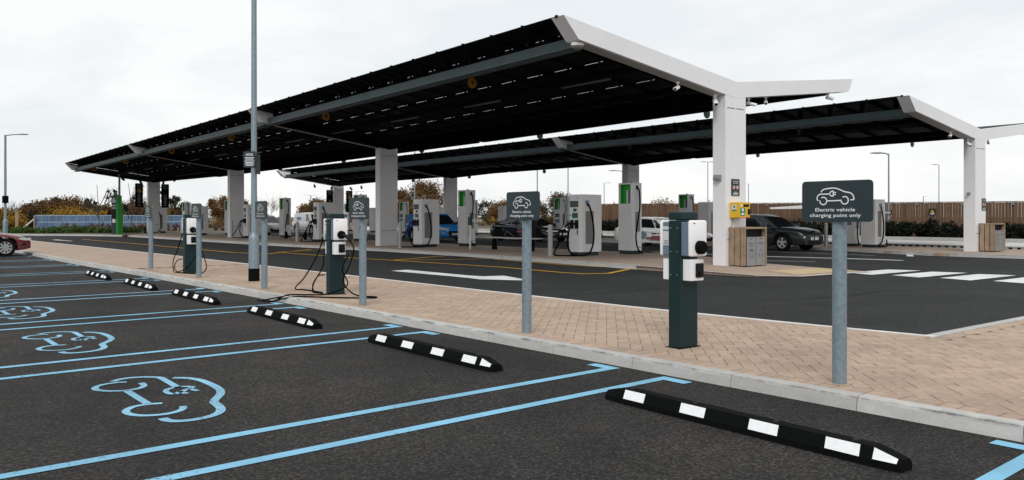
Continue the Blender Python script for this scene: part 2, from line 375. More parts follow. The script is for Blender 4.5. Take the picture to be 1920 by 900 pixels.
# ------------------------------------------------------------------ mesh helpers
class MB:
    """collects shapes; build() links them as ONE mesh object"""
    def __init__(s):
        s.v = []; s.f = []; s.m = []; s.cur = 0
    def add(s, vs, fs):
        o = len(s.v); s.v += [tuple(p) for p in vs]
        for f in fs:
            s.f.append(tuple(i + o for i in f)); s.m.append(s.cur)
        return s
    def box(s, x0, x1, y0, y1, z0, z1, c=0.0):
        if c <= 0:
            return s.add([(x0, y0, z0), (x1, y0, z0), (x1, y1, z0), (x0, y1, z0), (x0, y0, z1), (x1, y0, z1), (x1, y1, z1), (x0, y1, z1)],
                         [(0, 3, 2, 1), (4, 5, 6, 7), (0, 1, 5, 4), (1, 2, 6, 5), (2, 3, 7, 6), (3, 0, 4, 7)])
        bm = bmesh.new()
        vs = [bm.verts.new(p) for p in [(x0, y0, z0), (x1, y0, z0), (x1, y1, z0), (x0, y1, z0), (x0, y0, z1), (x1, y0, z1), (x1, y1, z1), (x0, y1, z1)]]
        for f in [(0, 3, 2, 1), (4, 5, 6, 7), (0, 1, 5, 4), (1, 2, 6, 5), (2, 3, 7, 6), (3, 0, 4, 7)]: bm.faces.new([vs[i] for i in f])
        bmesh.ops.bevel(bm, geom=bm.edges[:], offset=c, segments=2, affect='EDGES', profile=0.5)
        bm.verts.index_update()
        s.add([v.co[:] for v in bm.verts], [[v.index for v in f.verts] for f in bm.faces]); bm.free()
        return s
    def prism(s, poly, axis, a0, a1):
        """extrude a 2D polygon along axis 'x','y' or 'z'"""
        def P(p, a): return {'x': (a, p[0], p[1]), 'y': (p[0], a, p[1]), 'z': (p[0], p[1], a)}[axis]
        n = len(poly)
        s.add([P(p, a0) for p in poly] + [P(p, a1) for p in poly],
              [tuple(range(n - 1, -1, -1)), tuple(range(n, 2 * n))] + [(i, (i + 1) % n, n + (i + 1) % n, n + i) for i in range(n)])
        return s
    def poly(s, pts): return s.add(pts, [tuple(range(len(pts)))])
    def cyl(s, p0, p1, r0, r1=None, n=12, cap=True):
        r1 = r0 if r1 is None else r1
        p0, p1 = Vector(p0), Vector(p1); d = (p1 - p0).normalized()
        a = d.orthogonal().normalized(); b = d.cross(a)
        vs = []
        for p, r in ((p0, r0), (p1, r1)):
            for i in range(n):
                t = 2 * math.pi * i / n; vs.append(p + (a * math.cos(t) + b * math.sin(t)) * r)
        fs = [(i, (i + 1) % n, n + (i + 1) % n, n + i) for i in range(n)]
        if cap: fs += [tuple(range(n - 1, -1, -1)), tuple(range(n, 2 * n))]
        return s.add(vs, fs)
    def tube(s, path, r, n=7, smooth=True, sub=5):
        P = [Vector(p) for p in path]
        if smooth and len(P) > 2:
            Q = []
            for i in range(len(P) - 1):
                p0 = P[max(i - 1, 0)]; p1 = P[i]; p2 = P[i + 1]; p3 = P[min(i + 2, len(P) - 1)]
                for k in range(sub):
                    t = k / sub
                    Q.append(0.5 * ((2 * p1) + (-p0 + p2) * t + (2 * p0 - 5 * p1 + 4 * p2 - p3) * t * t + (-p0 + 3 * p1 - 3 * p2 + p3) * t ** 3))
            Q.append(P[-1]); P = Q
        vs = []; a = None
        for i, p in enumerate(P):
            d = (P[min(i + 1, len(P) - 1)] - P[max(i - 1, 0)]).normalized()
            if a is None: a = d.orthogonal().normalized()
            a = (a - d * a.dot(d)).normalized(); b = d.cross(a)
            rr = r(i / (len(P) - 1)) if callable(r) else r
            for k in range(n):
                t = 2 * math.pi * k / n; vs.append(p + (a * math.cos(t) + b * math.sin(t)) * rr)
        m = len(P)
        fs = [(i * n + k, i * n + (k + 1) % n, (i + 1) * n + (k + 1) % n, (i + 1) * n + k) for i in range(m - 1) for k in range(n)]
        fs += [tuple(range(n - 1, -1, -1)), tuple(range((m - 1) * n, m * n))]
        return s.add(vs, fs)
    def lathe(s, prof, center, axis='z', n=24):
        vs = []; m = len(prof); cx, cy, cz = center
        for i in range(n):
            t = 2 * math.pi * i / n; c, q = math.cos(t), math.sin(t)
            for r, h in prof:
                vs.append({'z': (cx + r * c, cy + r * q, cz + h), 'y': (cx + r * c, cy + h, cz + r * q), 'x': (cx + h, cy + r * c, cz + r * q)}[axis])
        fs = [(i * m + j, ((i + 1) % n) * m + j, ((i + 1) % n) * m + j + 1, i * m + j + 1) for i in range(n) for j in range(m - 1)]
        return s.add(vs, fs)
    def loft(s, rings, closed=True, caps=True):
        n = len(rings[0]); vs = [p for r in rings for p in r]; fs = []
        for i in range(len(rings) - 1):
            for k in range(n if closed else n - 1):
                fs.append((i * n + k, i * n + (k + 1) % n, (i + 1) * n + (k + 1) % n, (i + 1) * n + k))
        if caps: fs += [tuple(range(n - 1, -1, -1)), tuple(range((len(rings) - 1) * n, len(rings) * n))]
        return s.add(vs, fs)
    def stroke(s, path, w, fr, closed=False):
        """flat ribbon of width w along a 2D path in a frame (origin, ux, uy)"""
        o, ux, uy = [Vector(q) for q in fr]
        P = [Vector((p[0], p[1])) for p in path]; n = len(P); L = []; Rr = []
        for i in range(n):
            a = P[i - 1] if (i > 0 or closed) else P[i]; b = P[(i + 1) % n] if (i < n - 1 or closed) else P[i]
            d0 = (P[i] - a); d1 = (b - P[i])
            d0 = d0.normalized() if d0.length > 1e-9 else d1.normalized(); d1 = d1.normalized() if d1.length > 1e-9 else d0
            d = (d0 + d1)
            d = d.normalized() if d.length > 1e-6 else d1
            k = 1 / max(0.5, d.dot(d1)); nn = Vector((-d.y, d.x)) * (w / 2 * k)
            L.append(P[i] + nn); Rr.append(P[i] - nn)
        T = lambda q: o + ux * q.x + uy * q.y
        m = n if closed else n - 1
        s.add([T(q) for q in L] + [T(q) for q in Rr], [(n + i, n + (i + 1) % n, (i + 1) % n, i) for i in range(m)])
        return s
    def fpoly(s, pts, fr):
        o, ux, uy = [Vector(q) for q in fr]
        return s.poly([o + ux * p[0] + uy * p[1] for p in pts])
    def frect(s, x0, x1, y0, y1, fr): return s.fpoly([(x0, y0), (x1, y0), (x1, y1), (x0, y1)], fr)
    def fdisc(s, cx, cy, r, fr, n=24): return s.fpoly([(cx + r * math.cos(2 * math.pi * i / n), cy + r * math.sin(2 * math.pi * i / n)) for i in range(n)], fr)
    def mesh(s, name, mats, smooth=None):
        me = bpy.data.meshes.new(name)
        me.from_pydata(s.v, [], s.f); me.update()
        for m in (mats if isinstance(mats, (list, tuple)) else [mats]): me.materials.append(MATS[m])
        if any(s.m): me.polygons.foreach_set('material_index', s.m)
        if smooth:
            me.polygons.foreach_set('use_smooth', [True] * len(me.polygons))
            me.set_sharp_from_angle(angle=R(smooth))
        return me
    def build(s, name, mats, parent=None, smooth=None, kind=None, label=None):
        return link(name, s.mesh(name, mats, smooth), parent, kind=kind, label=label)

def link(name, me, parent=None, loc=None, rot=None, kind=None, label=None):
    o = bpy.data.objects.new(name, me); COL.objects.link(o)
    if parent: o.parent = parent
    if loc: o.location = loc
    if rot: o.rotation_euler = rot
    if kind: o['kind'] = kind
    if label: o['label'] = label
    return o
def tag(o, label, cat, group=None, kind=None):
    o['label'] = label; o['category'] = cat
    if group: o['group'] = group
    if kind: o['kind'] = kind
    return o
def thing(name, label, cat, loc=(0, 0, 0), rz=0.0, group=None):
    o = bpy.data.objects.new(name, None); COL.objects.link(o); o.empty_display_size = 0.2
    o.location = loc; o.rotation_euler = (0, 0, rz)
    return tag(o, label, cat, group)
def copy_tree(o, parent=None):
    c = o.copy(); COL.objects.link(c); c.parent = parent
    for ch in [x for x in KIDS.get(o.name, [])]: copy_tree(ch, c)
    return c
KIDS = {}
def register(root):
    """remember the children of a prototype once, before copying"""
    KIDS.clear()
    todo = [root]
    allo = [x for x in bpy.data.objects if x.parent]
    while todo:
        r = todo.pop(); k = [x for x in allo if x.parent == r]; KIDS[r.name] = k; todo += k
def structure(o): o['kind'] = 'structure'; return o

TXT = {}
def text_geo(s, bold=0.012):
    if (s, bold) not in TXT:
        cu = bpy.data.curves.new('lettering', 'FONT'); cu.body = s; cu.size = 1; cu.align_x = 'CENTER'; cu.align_y = 'CENTER'
        cu.resolution_u = 3; cu.offset = bold; cu.fill_mode = 'FRONT'
        o = bpy.data.objects.new('lettering', cu)
        me = bpy.data.meshes.new_from_object(o)
        TXT[(s, bold)] = ([v.co[:] for v in me.vertices], [tuple(p.vertices) for p in me.polygons])
        bpy.data.objects.remove(o); bpy.data.meshes.remove(me); bpy.data.curves.remove(cu)
    return TXT[(s, bold)]
def put_text(mb, s, cx, cy, h, fr, stretch=1.0, bold=0.012):
    vs, fs = text_geo(s, bold); o, ux, uy = [Vector(q) for q in fr]
    mb.add([o + ux * (cx + v[0] * h * stretch) + uy * (cy + v[1] * h) for v in vs], fs)
def arc(cx, cy, r, a0, a1, n=14): return [(cx + r * math.cos(R(a0 + (a1 - a0) * i / n)), cy + r * math.sin(R(a0 + (a1 - a0) * i / n))) for i in range(n + 1)]
def ring_logo(mb, cx, cy, r, w, fr):
    mb.stroke(arc(cx, cy, r, 40, 330, 20), w, fr); mb.stroke(arc(cx, cy, r * 0.45, 60, 300, 12), w * 0.8, fr)
    mb.stroke([(cx, cy), (cx + r, cy)], w, fr)

def ev_car_strokes(mb, fr, k, w, wr=48):
    """the outline car with a plug, about 2.6 wide by 1.15 high times k, centred"""
    def T(pts): return [((x - 627) / 195.0 * k, (348 - y) / 195.0 * k) for x, y in pts]
    body = [(392, 408), (380, 392), (375, 368), (390, 340), (410, 322), (470, 321), (552, 321)]
    roof = [(432, 297), (445, 276), (470, 260), (520, 250), (590, 244), (635, 248), (690, 265), (730, 285), (765, 298), (810, 305), (842, 316), (862, 335), (874, 360), (882, 385), (872, 398), (832, 402)]
    mb.stroke(T(body), w, fr); mb.stroke(T(roof), w, fr)
    for cx, cy in ((465, 410), (757, 405)):
        mb.stroke(T([(cx + wr * math.cos(R(a)), cy + wr * math.sin(R(a))) for a in range(-125, 205, 15)]), w, fr)
    mb.stroke(T([(465 + wr, 410), (757 - wr, 406)]), w, fr)
    mb.stroke(T([(603, 284), (580, 287), (560, 300), (552, 318), (560, 336), (580, 348), (603, 349)]), w, fr)
    mb.stroke(T([(603, 280), (603, 353)]), w, fr)
    mb.stroke(T([(606, 302), (640, 302)]), w * 0.9, fr); mb.stroke(T([(606, 328), (640, 328)]), w * 0.9, fr)

def interp(tab):
    def f(y):
        if y <= tab[0][0]: return tab[0][1] + (tab[1][1] - tab[0][1]) / (tab[1][0] - tab[0][0]) * (y - tab[0][0])
        for (a, p), (b, q) in zip(tab, tab[1:]):
            if y <= b: return p + (q - p) * (y - a) / (b - a)
        return tab[-1][1]
    return f
def fit_text(mb, s, cx, cy, wid, cap, fr, bold=0.012):
    vs, fs = text_geo(s, bold)
    x0 = min(v[0] for v in vs); x1 = max(v[0] for v in vs)
    h = cap / 0.70; st = wid / max(1e-6, (x1 - x0) * h)
    o, ux, uy = [Vector(q) for q in fr]
    xm = (x0 + x1) / 2
    mb.add([o + ux * (cx + (v[0] - xm) * h * st) + uy * (cy + v[1] * h) for v in vs], fs)

def rrect(x0, x1, y0, y1, r, n=4):
    pts = []
    for cx, cy, a in ((x1 - r, y0 + r, -90), (x1 - r, y1 - r, 0), (x0 + r, y1 - r, 90), (x0 + r, y0 + r, 180)):
        for i in range(n + 1):
            t = R(a + 90 * i / n); pts.append((cx + r * math.cos(t), cy + r * math.sin(t)))
    return pts

# ================================================================== THE SETTING
kx = interp([(-3, 5.42), (2, 5.38), (10, 5.22), (13, 5.18), (18.3, 5.06), (25, 4.84), (33, 4.72), (60, 4.4)])     # back of the parking kerb
fx = interp([(3.84, 8.52), (4.9, 8.38), (7.3, 8.16), (10.9, 8.04), (27, 7.75), (47.6, 6.95), (60, 6.6)])            # road side of the footway
PZ = 0.095
YE = 3.84                                                        # the footway turns off to the right along this line

g = MB(); g.poly([(-900, -300, -0.03), (1500, -300, -0.03), (1500, 1500, -0.03), (-900, 1500, -0.03)])
structure(g.build('ground', 'rough_grass'))
g = MB(); g.poly([(-40, -60, -0.004), (70, -60, -0.004), (70, 110, -0.004), (-40, 110, -0.004)])
structure(g.build('road', 'road_asphalt'))
g = MB()
ys = [-30, 0, 5, 10, 15, 20, 25, 33, 48]
for a, b in zip(ys, ys[1:]):
    g.poly([(-40, a, 0), (kx(a) - 0.05, a, 0), (kx(b) - 0.05, b, 0), (-40, b, 0)])
structure(g.build('parking_area', 'parking_asphalt'))

# old cracks sealed in the road
g = MB()
for pts in ([(8.9, 10.0), (9.8, 10.02), (10.8, 9.98), (11.5, 9.92), (12.6, 9.8)], [(10.6, 7.7), (11.9, 7.3), (13.0, 7.15), (14.2, 7.3), (15.6, 6.6)]):
    g.stroke(pts, 0.018, ((0, 0, 0.002), (1, 0, 0), (0, 1, 0)))
structure(g.build('road_crack', 'dark_steel'))

# footway bed and far paving
g = MB()
bed = PZ - 0.012
ys = [YE, 5, 8, 12, 16, 20.5]
for a, b in zip(ys, ys[1:]): g.poly([(kx(a) - 0.02, a, bed), (fx(a) - 0.02, a, bed), (fx(b) - 0.02, b, bed), (kx(b) - 0.02, b, bed)])
g.poly([(kx(-3) - 0.02, -3, bed), (14, -3, bed), (14, YE - 0.03, bed), (kx(YE) - 0.02, YE - 0.03, bed)])
PAVE = structure(g.build('pavement', 'joint_sand'))
g = MB()
ys = [20.5, 25, 30, 36, 42, 48, 58]
for a, b in zip(ys, ys[1:]): g.poly([(kx(a), a, PZ), (fx(a) - 0.06, a, PZ), (fx(b) - 0.06, b, PZ), (kx(b), b, PZ)])
structure(g.build('pavement', 'paving_far'))

# herringbone pavers, laid at 45 degrees, cut along the borders
W = 0.1085
c45 = math.sqrt(0.5)
def clip(poly, n, d):
    out = []
    for i in range(len(poly)):
        a, b = poly[i], poly[(i + 1) % len(poly)]
        da = a[0] * n[0] + a[1] * n[1] - d; db = b[0] * n[0] + b[1] * n[1] - d
        if da >= 0: out.append(a)
        if (da >= 0) != (db >= 0):
            t = da / (da - db); out.append((a[0] + (b[0] - a[0]) * t, a[1] + (b[1] - a[1]) * t))
    return out
def area(p): return 0.5 * abs(sum(p[i][0] * p[(i + 1) % len(p)][1] - p[(i + 1) % len(p)][0] * p[i][1] for i in range(len(p))))
BORD = 0.17
def in_view(x, y):
    d = x * 0.623 + y * 0.782; r = x * 0.782 - y * 0.623
    return d > 1.0 and r < 1.5 * d and r > -0.80 * d
PV = []
def paver_at(poly, cx, cy, full):
    if len(poly) < 3 or area(poly) < 0.0012: return
    PV.append((math.hypot(cx, cy), poly, cx, cy, full))
for i in range(-60, 300):
    for j in range(-200, 300):
        k = (i - j) % 4
        if k == 0: quad = [(i, j), (i + 2, j), (i + 2, j + 1), (i, j + 1)]
        elif k == 3: quad = [(i, j), (i + 1, j), (i + 1, j + 2), (i, j + 2)]
        else: continue
        q = [((u - v) * W * c45 + 5.0, (u + v) * W * c45 - 1.0) for u, v in quad]
        cx = sum(p[0] for p in q) / 4; cy = sum(p[1] for p in q) / 4
        if cy < -2.7 or cy > 20.4 or cx < 5.2 or cx > 13.8 or not in_view(cx, cy): continue
        xl = kx(cy) + BORD
        if cy > YE - 0.16: 
            xr = fx(cy) - 0.065 - 0.15
            if cx > xr + 0.12 or cx < xl - 0.12: continue
            sl = (kx(cy + 1) - kx(cy - 1)) / 2; sr = (fx(cy + 1) - fx(cy - 1)) / 2
            p = clip(q, (1, -sl), xl - sl * cy); p = clip(p, (-1, sr), -(xr - sr * cy))
        else:
            if cx < xl - 0.12: continue
            p = clip(q, (1, 0), xl)
            p = clip(p, (0, -1), -(YE - 0.16)) if cx > fx(YE) - 0.25 else p
        paver_at(p, cx, cy, len(p) == 4 and abs(area(p) - 2 * W * W) < 1e-5)
y = -2.6
while y < 20.4:                                  # border course along the kerb
    if in_view(kx(y), y):
        x0, x1 = kx(y), kx(y + 0.115)
        paver_at([(x0 + 0.004, y), (x0 + BORD - 0.004, y), (x1 + BORD - 0.004, y + 0.115), (x1 + 0.004, y + 0.115)], x0 + 0.08, y + 0.05, False)
    if y > YE and in_view(fx(y), y):
        x0, x1 = fx(y) - 0.065, fx(y + 0.115) - 0.065
        paver_at([(x0 - 0.15, y), (x0 - 0.004, y), (x1 - 0.004, y + 0.115), (x1 - 0.15, y + 0.115)], x0 - 0.08, y + 0.05, False)
    y += 0.12
x = fx(YE) - 0.2
while x < 13.8:
    paver_at([(x, YE - 0.155), (x + 0.115, YE - 0.155), (x + 0.115, YE - 0.01), (x, YE - 0.01)], x + 0.06, YE - 0.08, False); x += 0.12
def add_paver(mb, poly, ox, oy, gap=0.0022, ch=0.003):
    n = len(poly); cx = sum(p[0] for p in poly) / n; cy = sum(p[1] for p in poly) / n
    if sum(poly[i][0] * poly[(i + 1) % n][1] - poly[(i + 1) % n][0] * poly[i][1] for i in range(n)) < 0: poly = poly[::-1]
    dz = random.uniform(-0.0018, 0.0018); tx = random.uniform(-0.008, 0.008); ty = random.uniform(-0.008, 0.008)
    def inset(s):
        out = []
        for p in poly:
            dx, dy = cx - p[0], cy - p[1]; l = math.hypot(dx, dy) or 1
            k = min(0.5, s * 1.7 / l); out.append((p[0] + dx * k, p[1] + dy * k))
        return out
    a, b = inset(gap), inset(gap + ch)
    vs = [(p[0] - ox, p[1] - oy, bed + 0.001) for p in a] + [(p[0] - ox, p[1] - oy, PZ - 0.003 + dz) for p in a] + [(p[0] - ox, p[1] - oy, PZ + dz + (p[0] - cx) * tx + (p[1] - cy) * ty) for p in b]
    fs = [(2 * n + i for i in range(n))]
    for r in (0, 1): fs += [(r * n + i, r * n + (i + 1) % n, (r + 1) * n + (i + 1) % n, (r + 1) * n + i) for i in range(n)]
    mb.add(vs, [tuple(f) for f in fs])
PV.sort(key=lambda t: t[0])
for d, poly, cx, cy, full in PV[:300]:
    mb = MB(); add_paver(mb, poly, cx, cy)
    link('paver', mb.mesh('paver', 'paver'), PAVE, loc=(cx, cy, 0))
mb = MB()
for d, poly, cx, cy, full in PV[300:]: add_paver(mb, poly, 0, 0)
mb.build('paver_field', 'paver', PAVE, kind='stuff')

# parking kerb: one stone after another
sec = [(0, 0), (0, PZ + 0.003), (-0.082, PZ + 0.003), (-0.098, PZ - 0.004), (-0.108, PZ - 0.022), (-0.122, -0.02), (0, -0.02)]
def kerb_stone_mesh(L, sc, name, m):
    n = len(sc)
    rings = [[(p[0], yy, p[1]) for p in sc] for yy in (-L / 2, L / 2)]
    mb = MB(); mb.loft(rings); return mb.mesh(name, m)
KB = thing('kerb', 'long pale concrete kerb between the parking bays and the tan footway', 'kerb', (5.2, 3.0, 0))
stone = kerb_stone_mesh(0.994, sec[:6] , 'kerb_stone', 'kerb_concrete')
y = -2.1 + 0.49
while y < 58:
    x = kx(y); a = math.atan2(kx(y + 0.5) - kx(y - 0.5), 1)
    link('kerb_stone', stone, KB, loc=(x - 5.2, y - 3.0, 0), rot=(0, 0, -a)); y += 1.0
# flush edging on the road side
ED = thing('kerb', 'narrow white concrete edging between the tan footway and the dark lane', 'kerb', (8.4, 5, 0))
y = YE
while y < 57:
    mb = MB(); a, b = y, y + 0.992
    mb.prism([(fx(a) - 0.065 - 8.4, a - 5), (fx(a) - 8.4, a - 5), (fx(b) - 8.4, b - 5), (fx(b) - 0.065 - 8.4, b - 5)], 'z', -0.02, PZ + 0.006)
    mb.build('edging_stone', 'edging_concrete', ED); y += 1.0
ER = thing('kerb', 'pale kerb running off to the right where the tan footway turns the corner', 'kerb', (8.52, YE, 0))
x = 0.0
while x < 6:
    mb = MB(); mb.box(x, x + 0.992, 0.0, 0.12, -0.02, PZ + 0.004, 0.008); mb.build('kerb_stone', 'kerb_concrete', ER); x += 1.0

# ------------------------------------------------------------------ painted markings
FL = ((0, 0, 0.004), (1, 0, 0), (0, 1, 0))
L1 = [1.75, 5.0, 8.45, 11.75, 15.05, 18.35, 21.65, 24.95, 28.25, 31.6, 34.9, 38.2]
for y in L1:
    for off, sg in ((0, 1), (-0.57, -1)):
        yk = y + off; xe = kx(yk) - 0.30
        mb = MB(); s = 0.042
        y0 = yk - s * (xe + 0.4)
        mb.stroke([(-0.4, y0), (xe, yk), ], 0.092, FL)
        t0, t1 = (yk - 0.046, yk + 0.25) if sg > 0 else (yk - 0.25, yk + 0.046)
        mb.poly([(xe, t0, 0.004), (xe + 0.11, t0, 0.004), (xe + 0.11, t1, 0.004), (xe, t1, 0.004)])
        structure(mb.build('bay_line', 'blue_paint' if y < 13 else 'blue_paint_worn'))
def soften(P, sub=4):
    if len(P) < 3: return P
    Q = []
    for i in range(len(P) - 1):
        a, b, c, d = [Vector(P[max(0, min(len(P) - 1, i + q))]) for q in (-1, 0, 1, 2)]
        for k in range(sub):
            t = k / sub; v = 0.5 * ((2 * b) + (c - a) * t + (2 * a - 5 * b + 4 * c - d) * t * t + (3 * b - a - 3 * c + d) * t ** 3); Q.append((v.x, v.y))
    return Q + [P[-1]]
# the stencilled car: roof and cord, bonnet line, sill bar, two open wheels, plug with two pins
BAY_CAR = [([(0.80, -0.169), (0.86, -0.09), (0.87, 0.0), (0.82, 0.10), (0.74, 0.167), (0.572, 0.171), (0.242, 0.165)], .055),
           ([(0.66, 0.251), (0.572, 0.339), (0.431, 0.389), (0.228, 0.402), (0.047, 0.396), (-0.1, 0.37), (-0.229, 0.316), (-0.364, 0.235), (-0.448, 0.205), (-0.544, 0.198), (-0.652, 0.179), (-0.755, 0.13), (-0.823, 0.043), (-0.845, -0.067), (-0.815, -0.16), (-0.75, -0.20), (-0.683, -0.205)], .062),
           ([(0.37, -0.170), (-0.195, -0.165)], .055),
           ([(0.71, -0.085), (0.735, -0.167), (0.71, -0.264), (0.635, -0.325), (0.53, -0.335), (0.425, -0.27), (0.375, -0.16), (0.407, -0.061), (0.493, -0.013), (0.599, -0.007)], .048),
           ([(-0.235, -0.082), (-0.205, -0.173), (-0.225, -0.27), (-0.32, -0.338), (-0.433, -0.342), (-0.531, -0.281), (-0.575, -0.173), (-0.555, -0.084), (-0.493, -0.021), (-0.414, 0.003)], .050),
           ([(0.19, 0.262), (0.24, 0.231), (0.262, 0.165), (0.23, 0.089), (0.153, 0.052), (0.062, 0.052), (0.02, 0.078)], .042), ([(0.19, 0.262), (0.02, 0.078)], .045),
           ([(0.149, 0.215), (0.03, 0.245)], .042), ([(0.095, 0.13), (-0.02, 0.15)], .042)]
for k in range(9):
    yc = 6.24 + 3.34 * k
    mb = MB(); fr = ((1.76 + 0.004 * k, yc, 0.004), (0, -1, 0), (1, 0, 0))
    for pth, w in BAY_CAR: mb.stroke(soften([(-a, b) for a, b in pth]), w, fr)
    structure(mb.build('bay_symbol', 'blue_paint_worn'))
# yellow hatched box, lane arrows, crossing, lane lines
mb = MB()
for p in ([(10.0, 53.0), (10.65, 41), (10.75, 34.5), (11.0, 29.9)], [(11.0, 29.9), (13.9, 31.5)], [(12.06, 28.8), (12.5, 21.44)], [(12.06, 28.8), (15.3, 31)],
          [(12.5, 21.44), (15.5, 22.8)], [(12.5, 21.44), (14.6, 19.9), (14.9, 15.2)], [(12.5, 21.44), (12.55, 14.9), (12.75, 13.9), (13.1, 13.55), (16.0, 14.75)], [(14.9, 19.8), (15.0, 15.0), (15.9, 14.8)]):
    pass
for p in ([(10.19, 52.0), (10.6, 41), (10.62, 34.5), (10.72, 29.9), (11.1, 27.6)], [(11.1, 27.6), (14.2, 30.6)],
          [(12.06, 28.8), (12.18, 25.5), (12.22, 23.3), (12.5, 21.44)], [(12.06, 28.8), (14.4, 30.0)],
          [(12.5, 21.44), (15.35, 22.75)], [(12.5, 21.44), (14.0, 20.66), (15.3, 20.3)], [(12.5, 21.44), (13.0, 16.67), (12.85, 14.2), (12.95, 13.6), (13.5, 13.4), (16.1, 14.75)], [(15.2, 20.0), (14.95, 16.4), (15.1, 15.2), (16.1, 14.75)]):
    mb.stroke(p, 0.13, FL)
structure(mb.build('yellow_hatch', 'yellow_road_paint'))
mb = MB()
mb.poly([(10.05, 17.25, .004), (10.17, 14.21, .004), (10.6, 14.85, .004), (10.55, 17.36, .004)])
mb.poly([(10.17, 14.21, .004), (10.12, 13.77, .004), (10.62, 13.01, .004), (10.86, 13.27, .004), (11.17, 14.31, .004), (10.68, 14.42, .004), (10.6, 14.85, .004)])
structure(mb.build('lane_arrow', 'white_road_paint'))
mb = MB()
mb.poly([(8.62, 52.0, .004), (8.95, 52.4, .004), (9.12, 48.8, .004), (8.98, 48.6, .004)][::-1])
structure(mb.build('lane_arrow', 'white_road_paint'))
for y in (10.13, 9.08, 8.05, 7.0):
    mb = MB(); mb.poly([(17.75, y - 0.72, .004), (20.05, y - 0.72, .004), (19.85, y - 0.02, .004), (17.95, y - 0.02, .004)][::1])
    structure(mb.build('crossing_stripe', 'white_road_paint'))
mb = MB()
mb.stroke([(22.9, 20.5), (23.15, 16.1), (24.1, 13.0), (24.25, 11.9)], 0.30, FL); mb.stroke([(26.9, 12.95), (29.3, 14.2)], 0.20, FL)
mb.stroke([(20.5, 14.9), (21.7, 13.2)], 0.09, FL)
mb.stroke([(26.6, 22.0), (26.6, 14.0)], 0.08, FL)
structure(mb.build('lane_line', 'white_road_paint'))

# ------------------------------------------------------------------ charging islands
I1F = [(15.2, 10.6), (15.05, 12.8), (15.1, 14.0), (15.4, 18), (15.6, 22), (15.5, 27), (15.0, 31.5), (14.6, 36), (14.35, 42), (14.2, 48), (13.9, 57.5)]
isl = I1F + [(16.5, 62.5), (20.7, 63.5), (20.6, 18), (19.8, 15), (18.6, 12.7), (18.6, 9.9), (15.9, 10.05)]
def iz(y): return max(0.012, min(PZ, 0.012 + (y - 9.9) * (PZ - 0.012) / 3.6))      # the near end slopes down flush with the road
I1 = MB(); I1.prism([p for p in [(15.1, 14.0)] + I1F[3:] + [(16.5, 62.5), (20.7, 63.5), (20.6, 18), (19.8, 15), (19.25, 14.0)]][::-1], 'z', -0.02, PZ)
tip = [(15.1, 13.999), (15.05, 12.8), (15.2, 10.6), (15.9, 10.05), (18.6, 9.9), (18.6, 12.7), (19.25, 13.999)]
I1.add([(p[0], p[1], iz(p[1])) for p in tip] + [(p[0], p[1], -.02) for p in tip], [(0, 1, 5, 6), (1, 2, 3, 4, 5)] + [(7 + i, 8 + i, i + 1, i) for i in range(6)])
I1 = structure(I1.build('charging_island', 'paving_far'))
def along(poly, step, w, zt, parent, name, m, side=1, gap=0.006):
    """kerb stones set along a polyline, each its own piece"""
    cum = [0]
    for a, b in zip(poly, poly[1:]): cum.append(cum[-1] + math.dist(a, b))
    def at(s):
        for i in range(len(cum) - 1):
            if s <= cum[i + 1] or i == len(cum) - 2:
                t = (s - cum[i]) / (cum[i + 1] - cum[i]); return Vector((poly[i][0] + (poly[i + 1][0] - poly[i][0]) * t, poly[i][1] + (poly[i + 1][1] - poly[i][1]) * t))
    s = 0
    while s + step <= cum[-1] + 0.01:
        a, b = at(s), at(s + step - gap); d = (b - a).normalized(); n = Vector((-d.y, d.x)) * side * w
        mb = MB(); pts = [a, b, b + n, a + n]
        area2 = sum(pts[i].x * pts[(i + 1) % 4].y - pts[(i + 1) % 4].x * pts[i].y for i in range(4))
        if area2 < 0: pts = pts[::-1]
        mb.prism([(p.x, p.y) for p in pts], 'z', -0.01, zt)
        mb.build(name, m, parent); s += step
KI = thing('kerb', 'pale kerb along the front of the near charging island', 'kerb', (0, 0, 0))
along([(p[0] - 0.03, p[1]) for p in I1F[2:]], 1.0, 0.16, PZ + 0.006, KI, 'kerb_stone', 'kerb_concrete', side=-1)
mb = MB(); e = [(18.62, 9.9), (15.9, 10.03), (15.2, 10.55), (15.05, 12.8), (15.08, 14.0)]
mb.add([(p[0] + dx, p[1] + dy, iz(p[1]) + .004) for p, dx, dy in zip(e, (0, 0, -.03, -.04, -.04), (-.05, -.05, -.03, 0, 0))] + [(p[0] + dx, p[1] + dy, iz(p[1]) + .004) for p, dx, dy in zip(e, (0, .02, .03, .04, .04), (.05, .05, .03, 0, 0))], [(i, 5 + i, 6 + i, i + 1) for i in range(4)])
structure(mb.build('island_edging', 'edging_concrete'))
mb = MB(); mb.poly([(x, y, iz(y) + .006) for x, y in ((16.2, 10.25), (18.5, 10.2), (18.45, 11.1), (16.5, 11.25))])
structure(mb.build('tactile_paving', 'tactile_paving'))
isl2 = [(29.8, 62), (29.7, 20), (29.2, 16.5), (28.4, 14.5), (28.0, 12.5), (28.3, 9), (29.5, 6), (33.3, 6), (33.3, 62)]
mb = MB(); mb.prism(isl2, 'z', -0.02, PZ)
structure(mb.build('charging_island', 'paving_far'))
KJ = thing('kerb', 'pale kerb along the front of the second charging island further back', 'kerb', (0, 0, 0))
along([(28.25, 9), (27.97, 12.5), (28.37, 14.5), (29.17, 16.5), (29.67, 20), (29.77, 60)], 1.0, 0.14, PZ + 0.006, KJ, 'kerb_stone', 'kerb_concrete', side=-1)

